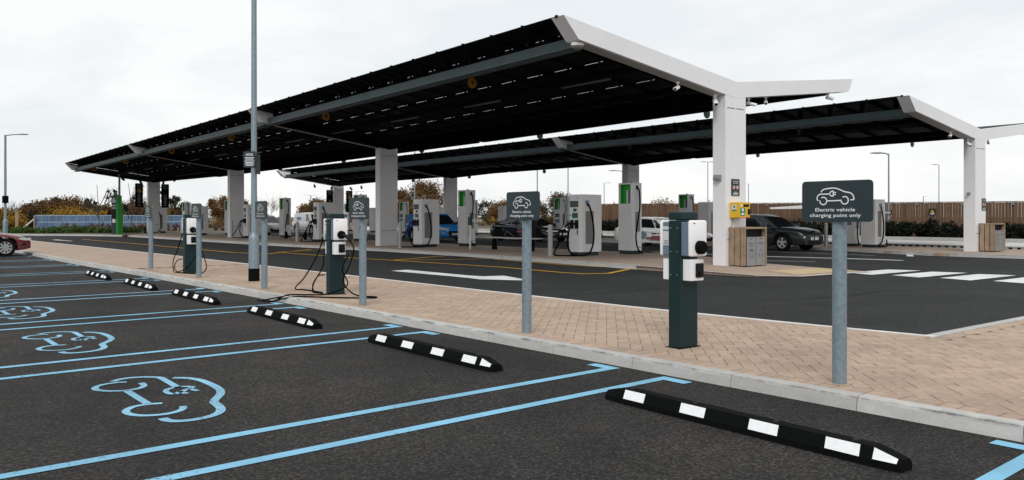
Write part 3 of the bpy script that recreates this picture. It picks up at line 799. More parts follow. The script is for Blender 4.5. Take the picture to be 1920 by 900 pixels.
# drain kerb with dark inlets, pale path and back kerb on the far side
DK = thing('drain_kerb', 'low drain kerb with a row of dark square inlets before the hedge', 'kerb', (35.2, 20, 0))
mb = MB(); mb.box(0, 0.3, -14, 60, -0.02, 0.14, 0.015); mb.build('drain_block', 'kerb_concrete', DK)
mb = MB(); y = -13.9
while y < 59: mb.box(-0.006, 0.05, y, y + 0.13, 0.02, 0.10); y += 0.30
mb.build('inlet', 'black_plastic', DK)
mb = MB(); mb.box(35.5, 40.6, -14, 84, -0.02, 0.13); structure(mb.build('path', 'pale_concrete'))
BK = thing('kerb', 'rounded grey kerb at the foot of the dark hedge by the timber fence', 'kerb', (40.6, -14, 0))
along([(0, 0), (0, 98)], 2.0, 0.2, 0.30, BK, 'kerb_stone', 'kerb_concrete', side=-1)
mb = MB(); mb.box(40.8, 90, -40, 84, -0.02, 0.26); structure(mb.build('planting_bed', 'soil'))
# verge at the far end
VK = [(-30, 98), (4, 75), (8.2, 66.5), (9.6, 64.4), (12.2, 61.2), (13.7, 57.4)]
VB = [(20.7, 63.5), (26, 70), (33, 76), (40.6, 84)]
mb = MB(); mb.prism((VK + [(16.5, 62.5)] + VB + [(300, 84.2), (300, 400), (-200, 400)]), 'z', -0.02, 0.085)
structure(mb.build('verge', 'rough_grass'))
KV = thing('kerb', 'pale kerb curving round the planted verge beyond the far bend', 'kerb', (0, 0, 0))
along([(p[0], p[1] - 0.05) for p in VK], 1.0, 0.16, 0.115, KV, 'kerb_stone', 'kerb_concrete', side=1)
KW = thing('kerb', 'pale kerb behind the charging lanes in front of the orange trees', 'kerb', (0, 0, 0))
along([(p[0], p[1] - 0.05) for p in VB], 1.0, 0.16, 0.115, KW, 'kerb_stone', 'kerb_concrete', side=1)

# ================================================================== WHEEL STOPS
def wheel_stop_proto():
    t = thing('wheel_stop', '', 'wheel stop', group='black and white rubber wheel stops')
    Ls = 1.075
    full = [(0, 0), (0, .036), (.034, .1), (.116, .1), (.15, .036), (.15, 0)]
    end = [(.018, 0), (.018, .034), (.045, .062), (.105, .062), (.132, .034), (.132, 0)]
    mb = MB(); mb.loft([[(p[0], y, p[1]) for p in (end if abs(y) > Ls - .01 else full)] for y in (-Ls, -Ls + .16, Ls - .16, Ls)])
    mb.build('body', 'black_rubber', t)
    for yc, hw in ((0.78, .095), (0.27, .10), (-0.26, .10), (-0.76, .10)):
        mb = MB(); q = [(-0.0035, .040), (.0302, .0955)]
        mb.poly([(q[0][0], yc + hw, q[0][1]), (q[0][0], yc - hw, q[0][1]), (q[1][0], yc - hw + .01, q[1][1]), (q[1][0], yc + hw + .01, q[1][1])])
        mb.build('reflector', 'reflector_white', t)
    def PT(u, v):
        lo = Vector((0, -Ls + .16, .036)).lerp(Vector((.018, -Ls, .034)), u); hi = Vector((.034, -Ls + .16, .1)).lerp(Vector((.045, -Ls, .062)), u)
        return lo.lerp(hi, v) + Vector((-.007, -.002, .004))
    mb = MB(); mb.poly([PT(.10, .06), PT(.86, .12), PT(.86, .80), PT(.08, .95)]); mb.build('reflector', 'reflector_white', t)
    for yc in (0.86, .3, -.3, -.8):
        mb = MB(); mb.cyl((.075, yc, .098), (.075, yc, .106), .022, .018, 12); mb.build('bolt_cap', 'black_plastic', t)
    return t
WS = wheel_stop_proto(); register(WS)
ws_lab = ['nearest wheel stop, at the bottom right in front of the sign with the largest plate',
          'wheel stop second nearest, between the two nearest pairs of blue lines',
          'wheel stop third nearest, in the bay in front of the green post with trailing cables',
          'wheel stop fourth from the front, before the kerb near the lamp post',
          'wheel stop fifth from the front, between the two smallest visible car signs',
          'wheel stop farthest away, the smallest of the black and white row']
for i, (x, y) in enumerate([(4.15, 3.12), (4.15, 6.57), (4.14, 9.94), (4.12, 13.27), (4.08, 16.28), (4.02, 19.36)]):
    o = WS if i == 0 else copy_tree(WS)
    o.location = (x, y, 0.001); o.rotation_euler = (0, 0, R([-1.2, -0.4, -1.0, -1.0, -1.5, -1.5][i])); o['label'] = ws_lab[i]

# ================================================================== SIGNS ON POSTS
def ev_sign_proto():
    t = thing('bay_sign', '', 'sign', group='electric vehicle bay signs along the kerb')
    mb = MB(); mb.cyl((0, 0, 0), (0, 0, 1.455), .05, .05, 24); mb.build('post', 'galvanised', t, smooth=40)
    mb = MB(); mb.box(-.07, .07, -.065, .065, 0.0, .004); mb.build('footing', 'paver', t)
    mb = MB(); mb.prism([(-y, z) for y, z in rrect(-.255, .277, 1.168, 1.462, .028)], 'x', -.068, -.056); mb.build('plate', 'sign_green', t)
    for z in (1.22, 1.41):
        mb = MB(); mb.box(-.056, .052, -.062, .062, z, z + .022); mb.build('clip', 'galvanised', t)
    fr = ((-.0705, 0, 1.315), (0, -1, 0), (0, 0, 1))
    mb = MB(); ev_car_strokes(mb, ((-.0705, -0.004, 1.352), (0, -1, 0), (0, 0, 1)), .108, .0080); mb.build('car_symbol', 'letter_white', t)
    mb = MB(); fit_text(mb, 'Electric vehicle', .002, -.062, .30, .025, fr, .008); fit_text(mb, 'charging point only', .002, -.102, .385, .025, fr, .008)
    mb.build('lettering', 'letter_white', t)
    return t
ES = ev_sign_proto(); register(ES)
es_lab = ['large electric vehicle sign at the right, standing nearest the camera', 'electric vehicle sign in the middle, before the black car and bench',
          'electric vehicle sign just right of the green post with trailing cables', 'electric vehicle sign immediately right of the tall lamp post',
          'electric vehicle sign touching the far green charging post', 'smallest electric vehicle sign, leftmost, before the last canopy column']
for i, (x, y) in enumerate([(5.56, 3.19), (5.47, 6.62), (5.43, 10.08), (5.35, 13.33), (5.32, 16.57), (5.32, 19.93)]):
    o = ES if i == 0 else copy_tree(ES)
    o.location = (x, y, PZ); o['label'] = es_lab[i]; o.rotation_euler = (0, 0, R([2.0, 0, 1.0, -2, 1, -1][i]))

# ================================================================== AC CHARGING POSTS
def ac_post(loc, label, cables):
    t = thing('charging_post', label, 'charging post', loc, group='dark green charging posts on the footway')
    hx, hy = .125, .068                                       # origin at the post centre
    mb = MB(); mb.box(-hx, hx, -hy, hy, 0, 1.17, .006); mb.build('post', 'post_green', t)
    mb = MB(); mb.box(-hx - .003, hx + .003, -hy - .003, hy + .003, 1.172, 1.25, .014); mb.build('cap', 'post_green', t)
    mb = MB(); mb.box(-hx - .02, hx + .02, -hy - .02, hy + .02, 0, .006); mb.build('base_plate', 'dark_steel', t)
    mb = MB()
    for z in (1.10, .885, .67):
        for y in (-.04, .04): mb.cyl((-hx - .004, y, z), (-hx, y, z), .006, .006, 8)
    mb.build('rivet', 'stainless', t)
    mb = MB(); mb.box(-hx - .0025, -hx + .001, -.052, .052, .64, 1.13); mb.build('access_panel', 'post_green', t)
    for s in (-1, 1):
        e = bpy.data.objects.new('wall_charger', None); COL.objects.link(e); e.parent = t; e.empty_display_size = .1
        Y = lambda a: s * a
        def bx(x0, x1, a, b, z0, z1, c=0): return MB().box(x0, x1, min(Y(a), Y(b)), max(Y(a), Y(b)), z0, z1, c)
        bx(-.115, .115, .069, .147, .845, 1.155, .008).build('housing', 'blue_grey', e)
        bx(-.118, .118, .1475, .185, .842, 1.172, .018).build('front_cover', 'soft_white', e, smooth=40)
        f = ((0, Y(.1865), 1.0), (-s * -1.0 * 1.0 if s < 0 else -1, 0, 0), (0, 0, 1))
        f = ((0, Y(.1865), 1.0), ((1, 0, 0) if s < 0 else (-1, 0, 0)), (0, 0, 1))
        m = MB(); m.frect(-.085, -.055, .138, .148, f); m.build('badge', 'red_mark', e)
        xs = 0.0
        m = MB(); m.lathe([(0.0, Y(.055)), (.052, Y(.055)), (.060, Y(.045)), (.062, 0), (0, 0)], (xs, Y(.186), .925), 'y', 24); m.build('socket_cap', 'black_rubber', e, smooth=30)
        bx(-.09, .09, .069, .165, .62, .815, .006).build('socket_box', 'soft_white', t)
        m = bx(-.03, .075, .166, .182, .65, .78, .012) if s < 0 else bx(-.075, .03, .166, .182, .65, .78, .012)
        m.build('socket', 'black_plastic', t)
        m = bx(-.004, .028, .182, .185, .67, .70) if s < 0 else bx(-.028, .004, .182, .185, .67, .70)
        m.build('socket_flap', 'dark_steel', t)
    # instruction label on the side of the rear box
    fr = ((-.1165, .11, 1.0), (0, -1, 0), (0, 0, 1))
    mb = MB(); mb.frect(-.033, .036, -.06, .07, fr); mb.frect(-.033, .036, .085, .115, fr); mb.build('notice_label', 'plate_white', t)
    mb = MB()
    for q in range(3): mb.frect(-.018, .03, -.02 - .014 * q, -.015 - .014 * q, ((-.118, .11, 1.0), (0, -1, 0), (0, 0, 1)))
    mb.build('notice_print', 'letter_dark', t)
    for path, r in cables:
        mb = MB(); mb.tube(path, r, 8); mb.build('cable', 'black_rubber', t, smooth=60)
    if cables:
        mb = MB()
        mb.tube([(.0, -.23, .925), (.03, -.31, .90), (.06, -.38, .83)], .026, 10); mb.build('plug', 'black_plastic', t, smooth=50); mb = MB(); mb.tube([(.0, .23, .925), (-.05, .29, .88), (-.055, .35, .82)], .026, 10)
        mb.build('plug', 'black_plastic', t, smooth=50)
    return t
ac_post((6.01, 5.00, PZ), 'nearest green charging post, with two white boxes and no cables', [])
cab2 = [([(.06, -.37, .83), (.09, -.43, .70), (.05, -.36, .45), (-.02, -.30, .22), (.06, -.50, .03), (.2, -.9, .014), (.05, -1.0, .014), (-.35, -.6, .014), (-.68, -.12, .012), (-.80, .10, -.03), (-.92, .35, -.085), (-1.0, .62, -.085)], .0105),
        ([(.05, -.34, .62), (-.02, -.26, .40), (.03, -.34, .16), (-.2, -.1, .02), (-.45, .05, .014), (-.70, .2, .012), (-.86, .35, -.083), (-.95, .55, -.083), (-.72, .1, .012)], .0105),
        ([(-.055, .34, .82), (-.09, .50, .55), (-.15, .80, .22), (-.2, 1.05, .03), (-.12, .9, .014), (-.1, .5, .014), (-.12, .2, .014)], .0105),
        ([(-.05, .30, .60), (-.06, .33, .40), (-.11, .52, .16), (-.15, .5, .03), (-.2, .3, .014), (-.16, .12, .014)], .0105),
        ([(-.14, .08, .30), (-.16, .28, .27), (-.17, .45, .12), (-.18, .38, .02)], .0095)]
ac_post((5.86, 11.76, PZ), 'middle green charging post with black cables trailing over the kerb', cab2)
cab1 = [([(.06, -.37, .83), (.06, -.40, .60), (.0, -.32, .35), (-.1, -.1, .12), (-.18, .3, .015), (-.16, .6, .03), (-.12, .75, .25), (-.1, .5, .5), (-.06, .35, .80)], .0105),
        ([(.08, -.36, .6), (.12, -.5, .4), (.1, -.75, .15), (.02, -.6, .015), (-.1, -.2, .014), (-.2, .3, .014)], .0105),
        ([(-.13, .1, .3), (-.15, .4, .25), (-.17, .5, .1), (-.17, .3, .015)], .0095)]
ac_post((5.60, 18.03, PZ), 'far green charging post half hidden behind a small car sign', cab1)

# ================================================================== LAMP POSTS
def lamp_post(name, label, loc, h, rbase, hbase, rtop, heads, group=None, band=False, n=14):
    t = thing('lamp_post', label, 'lamp post', loc, group=group)
    mb = MB(); mb.lathe([(0.001, 0), (rbase, 0), (rbase, hbase - .07), (rbase * .92, hbase - .02), (rtop * 1.3, hbase + .03), (rtop * 1.25, hbase + .05), (rtop, h), (.001, h)], (0, 0, 0), 'z', n)
    mb.build('pole', 'galvanised', t, smooth=40)
    if band:
        mb = MB(); mb.lathe([(rbase + .004, 0), (rbase + .004, .235), (rbase, .237)], (0, 0, 0), 'z', 24); mb.build('base_band', 'black_rubber', t, smooth=40)
    for a, ln in heads:
        dx, dy = math.cos(a), math.sin(a)
        mb = MB(); mb.tube([(0, 0, h - .06), (dx * ln * .5, dy * ln * .5, h + .02), (dx * ln, dy * ln, h + .03)], .035, 8, sub=3); mb.build('arm', 'galvanised', t, smooth=50)
        mb = MB()
        px, py = -dy, dx
        sec = [(-.13, .0), (-.10, .05), (.10, .05), (.13, 0), (.10, -.03), (-.10, -.03)]
        mb.loft([[(dx * (ln + u) + px * a_ * k, dy * (ln + u) + py * a_ * k, h + .03 + b_ * k) for a_, b_ in sec] for u, k in ((-.05, .5), (.1, 1), (.45, .9), (.62, .35))])
        mb.build('lantern', 'vent_grey', t)
    return t
lp = lamp_post('lamp_post', 'tall galvanised lamp post with black base band and notices, left of centre', (5.86, 15.10, PZ), 8.0, .098, .86, .044, [(R(0), 1.2)], band=True, n=28)
# notice plates on it
def plate(parent, c, ux, w, h, m='sign_green', t=.006, name='notice_plate'):
    ux = Vector(ux).normalized(); uz = Vector((0, 0, 1)); n = ux.cross(uz) ; o = Vector(c)
    mb = MB(); pts = [(p[0], p[1]) for p in rrect(-w / 2, w / 2, -h / 2, h / 2, .015)]
    a = [o + ux * p[0] + uz * p[1] for p in pts]; b = [q - n * t for q in a]
    k = len(a)
    mb.add(a + b, [tuple(range(k)), tuple(range(2 * k - 1, k - 1, -1))] + [(i, k + i, k + (i + 1) % k, (i + 1) % k) for i in range(k)])
    mb.build(name, m, parent)
    return (o + n * .003, ux, uz)
f = plate(lp, (-.09, -.01, 2.27), (.80, -.60, 0), .225, .30)
mb = MB(); fit_text(mb, 'NOTICE', 0, .085, .13, .042, f, .02)
for y, w in ((.03, .17), (.005, .15), (-.03, .18), (-.06, .15), (-.085, .17), (-.11, .14)): mb.frect(-w / 2, w / 2, y - .006, y + .006, f)
mb.build('lettering', 'letter_white', lp)
f = plate(lp, (.075, -.02, 2.19), (.55, .83, 0), .34, .38)
# ================================================================== SOLAR CANOPIES
def canopy(label, X0, ZS, frames, zo_tab, y_end, lights, pl_first, xt=11.5):
    zo = interp(zo_tab); zt_ = 5.48 - .1365 * (xt - 11.5); xn = xt + 1.0
    t = thing('solar_canopy', label, 'canopy', (X0 + 17.4, frames[0], PZ), group=None)
    ox, oy = X0 + 17.4, frames[0]
    def K(pts): return pts
    TL = [(11.5, 5.48), (17.36, 4.68), (22.89, 5.33)]
    ztop = lambda x: (5.48 - .1365 * (x - 11.5)) if x < 17.36 else 4.68 + .1175 * (x - 17.36)
    th = .39
    LX = lambda x: x - 17.4
    LZ = lambda z, y: z + ZS + zo(y) - PZ
    for k, y in enumerate(frames):
        zz = ZS + zo(y) - PZ; yl = y - oy
        mb = MB(); mb.prism([(16.9 - 17.4, -.12), (17.73 - 17.4, -.12), (17.73 - 17.4, 4.33 + zz), (17.36 - 17.4, 4.265 + zz), (16.9 - 17.4, 4.326 + zz)], 'y', yl + .004, yl + th - .004)
        col = mb.build('column', 'white_paint', t)
        mb = MB()
        for x in (-.43, -.06): mb.box(x, x + .3, yl - .001, yl + .01, .62, .635)
        for x in (-.43, -.06): mb.box(x, x + .3, yl - .001, yl + .01, 4.0 + zz, 4.015 + zz)
        mb.build('slot', 'black_plastic', col)
        mb = MB()
        for q in range(5): mb.cyl((LX(16.895), yl + .05, 4.25 + zz - .05 * q), (LX(16.905), yl + .05, 4.25 + zz - .05 * q), .012, n=8)
        mb.build('bolt', 'stainless', col)
        mb = MB(); mb.prism([(LX(x), z + zz) for x, z in ((xt, zt_), (xt + .43, zt_ - .45), (16.9, 4.328), (17.36, 4.267), (17.36, 4.68))], 'y', yl, yl + th)
        if k == 0: a = mb.build('arm', 'white_paint', t)
        else:                                            # inner frames: light nose, thin flange, web coloured dark for canopy shade
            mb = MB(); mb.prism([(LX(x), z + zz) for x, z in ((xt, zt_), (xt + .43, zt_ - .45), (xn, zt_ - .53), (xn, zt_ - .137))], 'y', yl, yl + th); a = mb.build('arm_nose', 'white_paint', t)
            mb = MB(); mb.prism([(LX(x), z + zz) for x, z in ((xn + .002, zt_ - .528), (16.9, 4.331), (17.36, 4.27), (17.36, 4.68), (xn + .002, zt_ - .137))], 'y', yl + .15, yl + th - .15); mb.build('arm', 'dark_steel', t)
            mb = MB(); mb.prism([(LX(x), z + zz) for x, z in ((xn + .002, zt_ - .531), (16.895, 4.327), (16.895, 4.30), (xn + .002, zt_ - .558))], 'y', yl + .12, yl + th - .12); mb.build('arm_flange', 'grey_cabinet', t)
        if k == 0:
          mb = MB(); mb.prism([(LX(x), z + zz) for x, z in ((xt + .44, zt_ - .452), (xt + .45, zt_ - .475), (16.88, 4.309), (16.89, 4.329))], 'y', yl + .03, yl + th - .03); mb.build('soffit_plate', 'grey_cabinet', a)
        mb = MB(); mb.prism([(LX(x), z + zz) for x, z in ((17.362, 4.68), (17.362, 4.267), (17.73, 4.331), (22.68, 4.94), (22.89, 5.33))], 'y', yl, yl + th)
        mb.build('arm', 'white_paint' if k == 0 else 'dark_steel', t)  # inner right arms coloured dark, standing in for shade under the panels
    ends = list(frames)
    ys = [frames[0] + .3] + list(frames[1:-1]) + [y_end]
    def beam(xa, xb, dz0, dz1, name, m):
        for a, b in zip(ys, ys[1:]):
            aa = a + (th if a != ys[0] else .06) + .003; bb = b - .003
            mb = MB(); rings = []
            for y in (aa, bb):
                z0 = ztop((xa + xb) / 2) + dz0; z1 = ztop((xa + xb) / 2) + dz1
                rings.append([(LX(xa), y - oy, LZ(z0, y)), (LX(xa), y - oy, LZ(z1, y)), (LX(xb), y - oy, LZ(z1, y)), (LX(xb), y - oy, LZ(z0, y))])
            mb.loft(rings); mb.build(name, m, t)
    beam(xt + .62, xt + .86, -.47, -.21, 'edge_beam', 'teal_beam')
    beam(xt + .56, xt + .618, -.47, -.44, 'edge_flange', 'teal_beam')
    beam(22.0, 22.25, -.40, -.12, 'edge_beam', 'dark_steel')
    for x in (14.55, 16.55, 18.9, 20.6): beam(x, x + .1, -.30, -.12, 'purlin', 'dark_steel')
    # a rib below every panel joint, panels between them
    step = 1.1335; n = int((y_end - pl_first) / step)
    rows_l = [(xt, xt + .90), (xt + .930, 14.29), (14.325, 16.16), (16.196, 17.34)]
    rows_r = [(17.40, 19.2), (19.245, 21.05), (21.095, 22.9)]
    pm = {}
    for x0, x1 in rows_l + rows_r:
        mb = MB(); w = (x1 - x0) / 2 / math.cos(math.atan(.1365)); mb.box(-w, w, -.555, .555, -.005, .005); pm[(x0, x1)] = mb.mesh('solar_panel', 'solar_glass')
    rl = MB(); rl.loft([[(LX(x), -.03, ztop(x) - .065), (LX(x), .03, ztop(x) - .065), (LX(x), .03, ztop(x) - .005), (LX(x), -.03, ztop(x) - .005)] for x in (xt + .06, 17.30)])
    rlm = rl.mesh('rib', 'dark_steel')
    rb = MB(); far = MB(); nr = 0
    for i in range(n + 1):
        y = pl_first + i * step
        if i: 
            link('rib', rlm, t, loc=(0, y - oy - .01, LZ(0, y)))
            rb.loft([[(LX(x), y - oy - .03, LZ(ztop(x) - .1, y)), (LX(x), y - oy + .03, LZ(ztop(x) - .1, y)), (LX(x), y - oy + .03, LZ(ztop(x) - .005, y)), (LX(x), y - oy - .03, LZ(ztop(x) - .005, y))] for x in (17.42, 22.85)])
        if i == n: break
        yc = y + step / 2; s = (zo(yc + .3) - zo(yc - .3)) / .6
        for r in rows_l + rows_r:
            xc = (r[0] + r[1]) / 2; sl = -.1365 if xc < 17.36 else .1175
            loc = (LX(xc), yc - oy, LZ(ztop(xc) + .012, yc))
            nr += 1
            if xc < 17.36 or i < 38: link('solar_panel', pm[r], t, loc=loc, rot=(math.atan(s), -math.atan(sl), 0))
            else: far.box(loc[0] - .9, loc[0] + .9, loc[1] - .55, loc[1] + .55, loc[2] - .1, loc[2] - .06)
    rb.build('rib', 'dark_steel', t, kind='stuff')
    if far.v: far.build('solar_panel_rows', 'solar_glass', t, kind='stuff')
    # panel clamps at the outer edges and clips blocking parts of the gaps
    cl = MB()
    for i in range(n + 1):
        y = pl_first + i * step
        cl.box(LX(xt - .02), LX(xt + .04), y - oy - .025, y - oy + .025, LZ(ztop(xt) - .02, y), LZ(ztop(xt) + .035, y))
        cl.box(LX(22.80), LX(22.83), y - oy - .01, y - oy + .01, LZ(ztop(22.8) - .10, y), LZ(ztop(22.8), y))
        if i == n: break
        for gx in (xt + .92, 14.315, 16.185):
            for q, wd in ((.14, .22), (.36, .06), (.92, .18)):
                cl.box(LX(gx) - .05, LX(gx) + .05, y - oy + q * step - wd / 2, y - oy + q * step + wd / 2, LZ(ztop(gx) - .012, y), LZ(ztop(gx) + .004, y))
    cl.build('clamps', 'dark_steel', t, kind='stuff')
    hang = MB()
    for i in range(n):
        y = pl_first + (i + .5) * step; hang.box(LX(xt + .63), LX(xt + .85), y - oy - .03, y - oy + .03, LZ(ztop(xt + .7) - .212, y), LZ(ztop(xt + .7) - .01, y))
    hang.build('beam_cleats', 'dark_steel', t, kind='stuff')
    for y in lights:
        mb = MB(); z = LZ(4.76, y); mb.cyl((LX(14.7), y - oy - .89, z), (LX(14.7), y - oy + .89, z), .042, n=10)
        sl_ = mb.build('strip_light', 'tube_light', t, smooth=50)
        mb = MB()
        for q in (-.7, .7): mb.cyl((LX(14.7), y - oy + q, z + .03), (LX(14.7), y - oy + q, z + .26), .008, n=6)
        mb.build('hanger', 'dark_steel', sl_)
    return t, ztop, zo
Z1 = [(12.7, 0), (29.9, -.20), (47.2, -.33), (63.9, -.47)]
Z2 = [(12.25, 0), (28.5, -.07), (44.5, -.13), (60.5, -.20)]
F1 = [12.72, 29.9, 47.2, 64.0]; F2 = [12.25, 28.5, 44.5, 60.5]
C1, zt1, zo1 = canopy('nearer white framed solar canopy, largest, reaching over the front charging island', 0, 0, F1, Z1, 64.35, [15.43 + 4.47 * k for k in range(11)], 12.95)
C2, zt2, zo2 = canopy('second white framed solar canopy further back on the right, lower in view', 13.15, -.36, F2, Z2, 60.8, [], 12.48, 12.2)

# ------------------------------------------------------------------ number discs hanging from the canopies
def disc(label, loc, num, r, m, group, tcol='black_plastic', rod=.3):
    t = thing('number_disc', label, 'sign', loc, group=group)
    mb = MB(); mb.cyl((0, 0, 0), (0, .02, 0), r, n=24); mb.build('plate', m, t)
    mb = MB(); mb.cyl((0, .01, r * .98), (0, .01, r + rod), .008, n=6); mb.build('rod', 'dark_steel', t)
    if num:
        mb = MB(); fit_text(mb, num, 0, 0, r * (.55 if len(num) == 1 else .95), r * .72, ((0, -.003, 0), (1, 0, 0), (0, 0, 1)), .03); mb.build('lettering', tcol, t)
for i, (x, y, z) in enumerate([(12.88, 17.86, 4.86), (12.85, 26.5, 4.78), (12.78, 35.5, 4.71), (12.7, 43.8, 4.64), (12.66, 52.7, 4.56), (12.65, 60.85, 4.49)]):
    n_ = str(4 * (i + 1))
    disc(['amber disc marked 4, largest, under the near end of the canopy', 'amber disc marked 8, under the canopy right of the tall lamp post', 'amber disc marked 12, under the canopy left of the tall lamp post', 'amber disc marked 16, between the far arm nose and the third column', 'amber disc marked 20, below the far white arm nose', 'leftmost amber disc, marked 24, at the far tip of the canopy'][i], (x, y, z), n_, .145, 'amber', 'amber number discs')
def drop(label, loc, num, s, m, tcol, group):
    t = thing('number_drop', label, 'sign', loc, group=group)
    pts = [(s * math.cos(R(a)), s * math.sin(R(a))) for a in range(-225, 46, 15)] + [(s * .28, s * 1.25), (s * .28, s * 1.7), (-s * .28, s * 1.7), (-s * .28, s * 1.25)]
    mb = MB(); mb.prism(pts, 'y', 0, .03); mb.build('plate', m, t)
    if num:
        mb = MB(); fit_text(mb, num, 0, 0, s * (.5 if len(num) == 1 else .9), s * .75, ((0, -.004, 0), (1, 0, 0), (0, 0, 1)), .03); mb.build('lettering', tcol, t)
for i, (y, z) in enumerate([(17.45, 4.72), (26.0, 4.65), (35.1, 4.63), (43.5, 4.57), (52.6, 4.5)]):
    n_ = str(3 + 4 * i)
    drop(['green drop sign marked 3 beside the nearest white column', 'green drop sign marked 7 in the bright gap, left of the second arm nose', 'green drop sign marked 11 in the bright gap right of the thick column', 'green drop sign marked 15 left of the thick second column', 'green drop sign marked 19 above the far tip of the second canopy'][i], (22.2, y, z), n_, .155, 'drop_green', 'bright_green', 'green number drops')
for i, y in enumerate([17.0, 25.4, 33.6, 41.9]):
    n_ = str(2 + 4 * i)
    disc(['dark green disc marked 2, right of the nearest white column', 'dark green disc marked 6, under the second canopy above the tall power post', 'dark green disc marked 10, under the second canopy above the middle sign', 'dark green disc marked 14, under the second canopy by the second rapid charger'][i], (26.9, y, 4.42 - .01 * i), n_, .13, 'drop_green', 'green number discs under the second canopy', 'bright_green', rod=.2)
pos = ['right', 'middle right', 'middle', 'left of middle', 'left']
for i, (y, z) in enumerate([(16.29, 4.28), (23.7, 4.27), (39.4, 4.14), (47.5, 4.1), (55.0, 4.09)]):
    drop('small brown drop sign under the second canopy, %s' % ['nearest the right hand column', 'above the dark car', 'above the sign in the middle', 'right of the large orange tree', 'above the blue van'][i], (34.0, y, z), None, .13, 'brown_disc', 'amber', 'brown drops under the second canopy')

# ------------------------------------------------------------------ cameras and floodlights
def camera(label, loc, az, tilt=-.25, m='soft_white', s=1.0):
    s *= .82
    t = thing('security_camera', label, 'camera', loc, az, group='security cameras under the canopies')
    mb = MB(); mb.cyl((0, 0, 0), (0, 0, -.05 * s), .05 * s, n=14); mb.cyl((0, 0, -.05 * s), (0, 0, -.13 * s), .022 * s, n=10); mb.build('mount', m, t)
    d = Vector((math.cos(tilt), 0, math.sin(tilt)))
    a = Vector((-.06 * s, 0, -.15 * s)); b = a + d * .27 * s
    mb = MB(); mb.cyl(a, b, .048 * s, n=14); mb.build('body', m, t, smooth=40)
    mb = MB(); mb.loft([[tuple(p + Vector((0, y, z)) * s) for y, z in ((-.055, .0), (-.04, .05), (.04, .05), (.055, .0), (.06, .0), (.045, .058), (-.045, .058), (-.06, .0))] for p in (a + d * .02 * s, b + d * .06 * s)]); mb.build('hood', m, t)
    mb = MB(); mb.cyl(b, b + d * .004, .034 * s, n=12); mb.build('lens', 'black_plastic', t)
camera('white bullet camera under the long arm of the nearer canopy', (15.31, 12.9, 4.50), R(200), -.35)
camera('white bullet camera at the top of the nearest column, left side', (16.72, 12.9, 4.33), R(225), -.45, s=1.25)
camera('small white camera at the top of the nearest column, right side', (18.1, 12.9, 4.36), R(-60), -.3)
camera('white bullet camera in the middle of the short right arm', (18.85, 12.9, 4.46), R(215), -.35)
camera('white bullet camera near the tip of the short right arm', (21.85, 12.9, 4.83), R(-20), -.15)
camera('white bullet camera under the long arm of the second canopy', (28.55, 12.42, 4.13), R(195), -.3)
camera('white bullet camera at the top of the second canopy column, left side', (29.85, 12.42, 3.97), R(225), -.45, s=1.2)
camera('white bullet camera right of the second canopy column', (31.5, 12.42, 4.08), R(205), -.35)
t = thing('dome_camera', 'white dome camera under the tip of the nearest canopy arm', 'camera', (12.08, 12.92, 5.0), group='security cameras under the canopies')
mb = MB(); mb.cyl((0, 0, 0), (0, 0, -.06), .14, n=20); mb.build('base', 'soft_white', t)
mb = MB(); mb.lathe([(.135, -.06), (.12, -.10), (.08, -.125), (.001, -.13)], (0, 0, 0), 'z', 20); mb.build('dome', 'vent_grey', t, smooth=60)
fl = ['far left corner of the nearer canopy', 'left of the far column with two boards', 'right of the far column with two boards', 'right end of the nearer canopy at the back', 'far left corner of the second canopy', 'left of the second far column', 'right of the second far column', 'back edge of the second canopy']
for i, (x, y, z) in enumerate([(15.1, 63.7, 4.15), (16.2, 63.4, 3.98), (17.75, 63.3, 3.98), (18.6, 63.7, 4.18), (28.3, 60.4, 3.86), (29.6, 60.1, 3.72), (31.3, 60.1, 3.72), (32.4, 60.4, 3.85)]):
    t = thing('floodlight', 'small black floodlight at the ' + fl[i], 'light', (x, y, z), R(30 * (i % 3)), group='black floodlights under the canopies')
    mb = MB(); mb.cyl((0, 0, 0), (0, 0, -.14), .02, n=8); mb.build('stem', 'black_plastic', t)
    mb = MB(); mb.cyl((-.10, -.05, -.10), (.10, .02, -.24), .07, .085, 12); mb.build('head', 'black_plastic', t)

# ------------------------------------------------------------------ vertical boards on the far columns
def board(label, loc, disc_m, txt):
    t = thing('vertical_board', label, 'board', loc, group='tall black boards on the far columns')
    mb = MB(); mb.prism([(p[0], p[1]) for p in rrect(-.26, .26, -.87, .87, .05)], 'y', 0, .12); mb.build('panel', 'dark_steel', t)
    fr = ((0, -.004, 0), (1, 0, 0), (0, 0, 1)); mb = MB(); ring_logo(mb, 0, .66, .15, .035, fr); mb.build('logo', 'letter_grey', t)
    if disc_m:
        mb = MB(); mb.fdisc(0, .32, .15, fr); mb.build('dot', disc_m, t)
    mb = MB(); fit_text(mb, txt, -.32, 0, .85, .2, ((0, -.004, 0), (0, 0, 1), (-1, 0, 0)), .02); mb.build('lettering', 'letter_grey', t)
    mb = MB()
    for z in (.6, -.65): mb.box(.26 if loc[2] and (loc[0] % 13.15) < 16.9 - 0 and label.find('left') >= 0 else -.36, .36 if label.find('left') >= 0 else -.26, .03, .08, z, z + .06)
    mb.build('bracket', 'black_plastic', t)
board('tall black board left of the far column, with an amber dot', (16.24, 63.85, 2.85), 'amber', '1080')
board('tall black board right of the far column, without a dot', (18.06, 63.85, 2.83), None, '10MB7')
board('tall black board left of the second far column, without a dot', (29.72, 60.6, 2.55), None, '10MB7')
board('tall black board right of the second far column, with an amber dot', (31.45, 60.6, 2.53), 'amber', '1080')

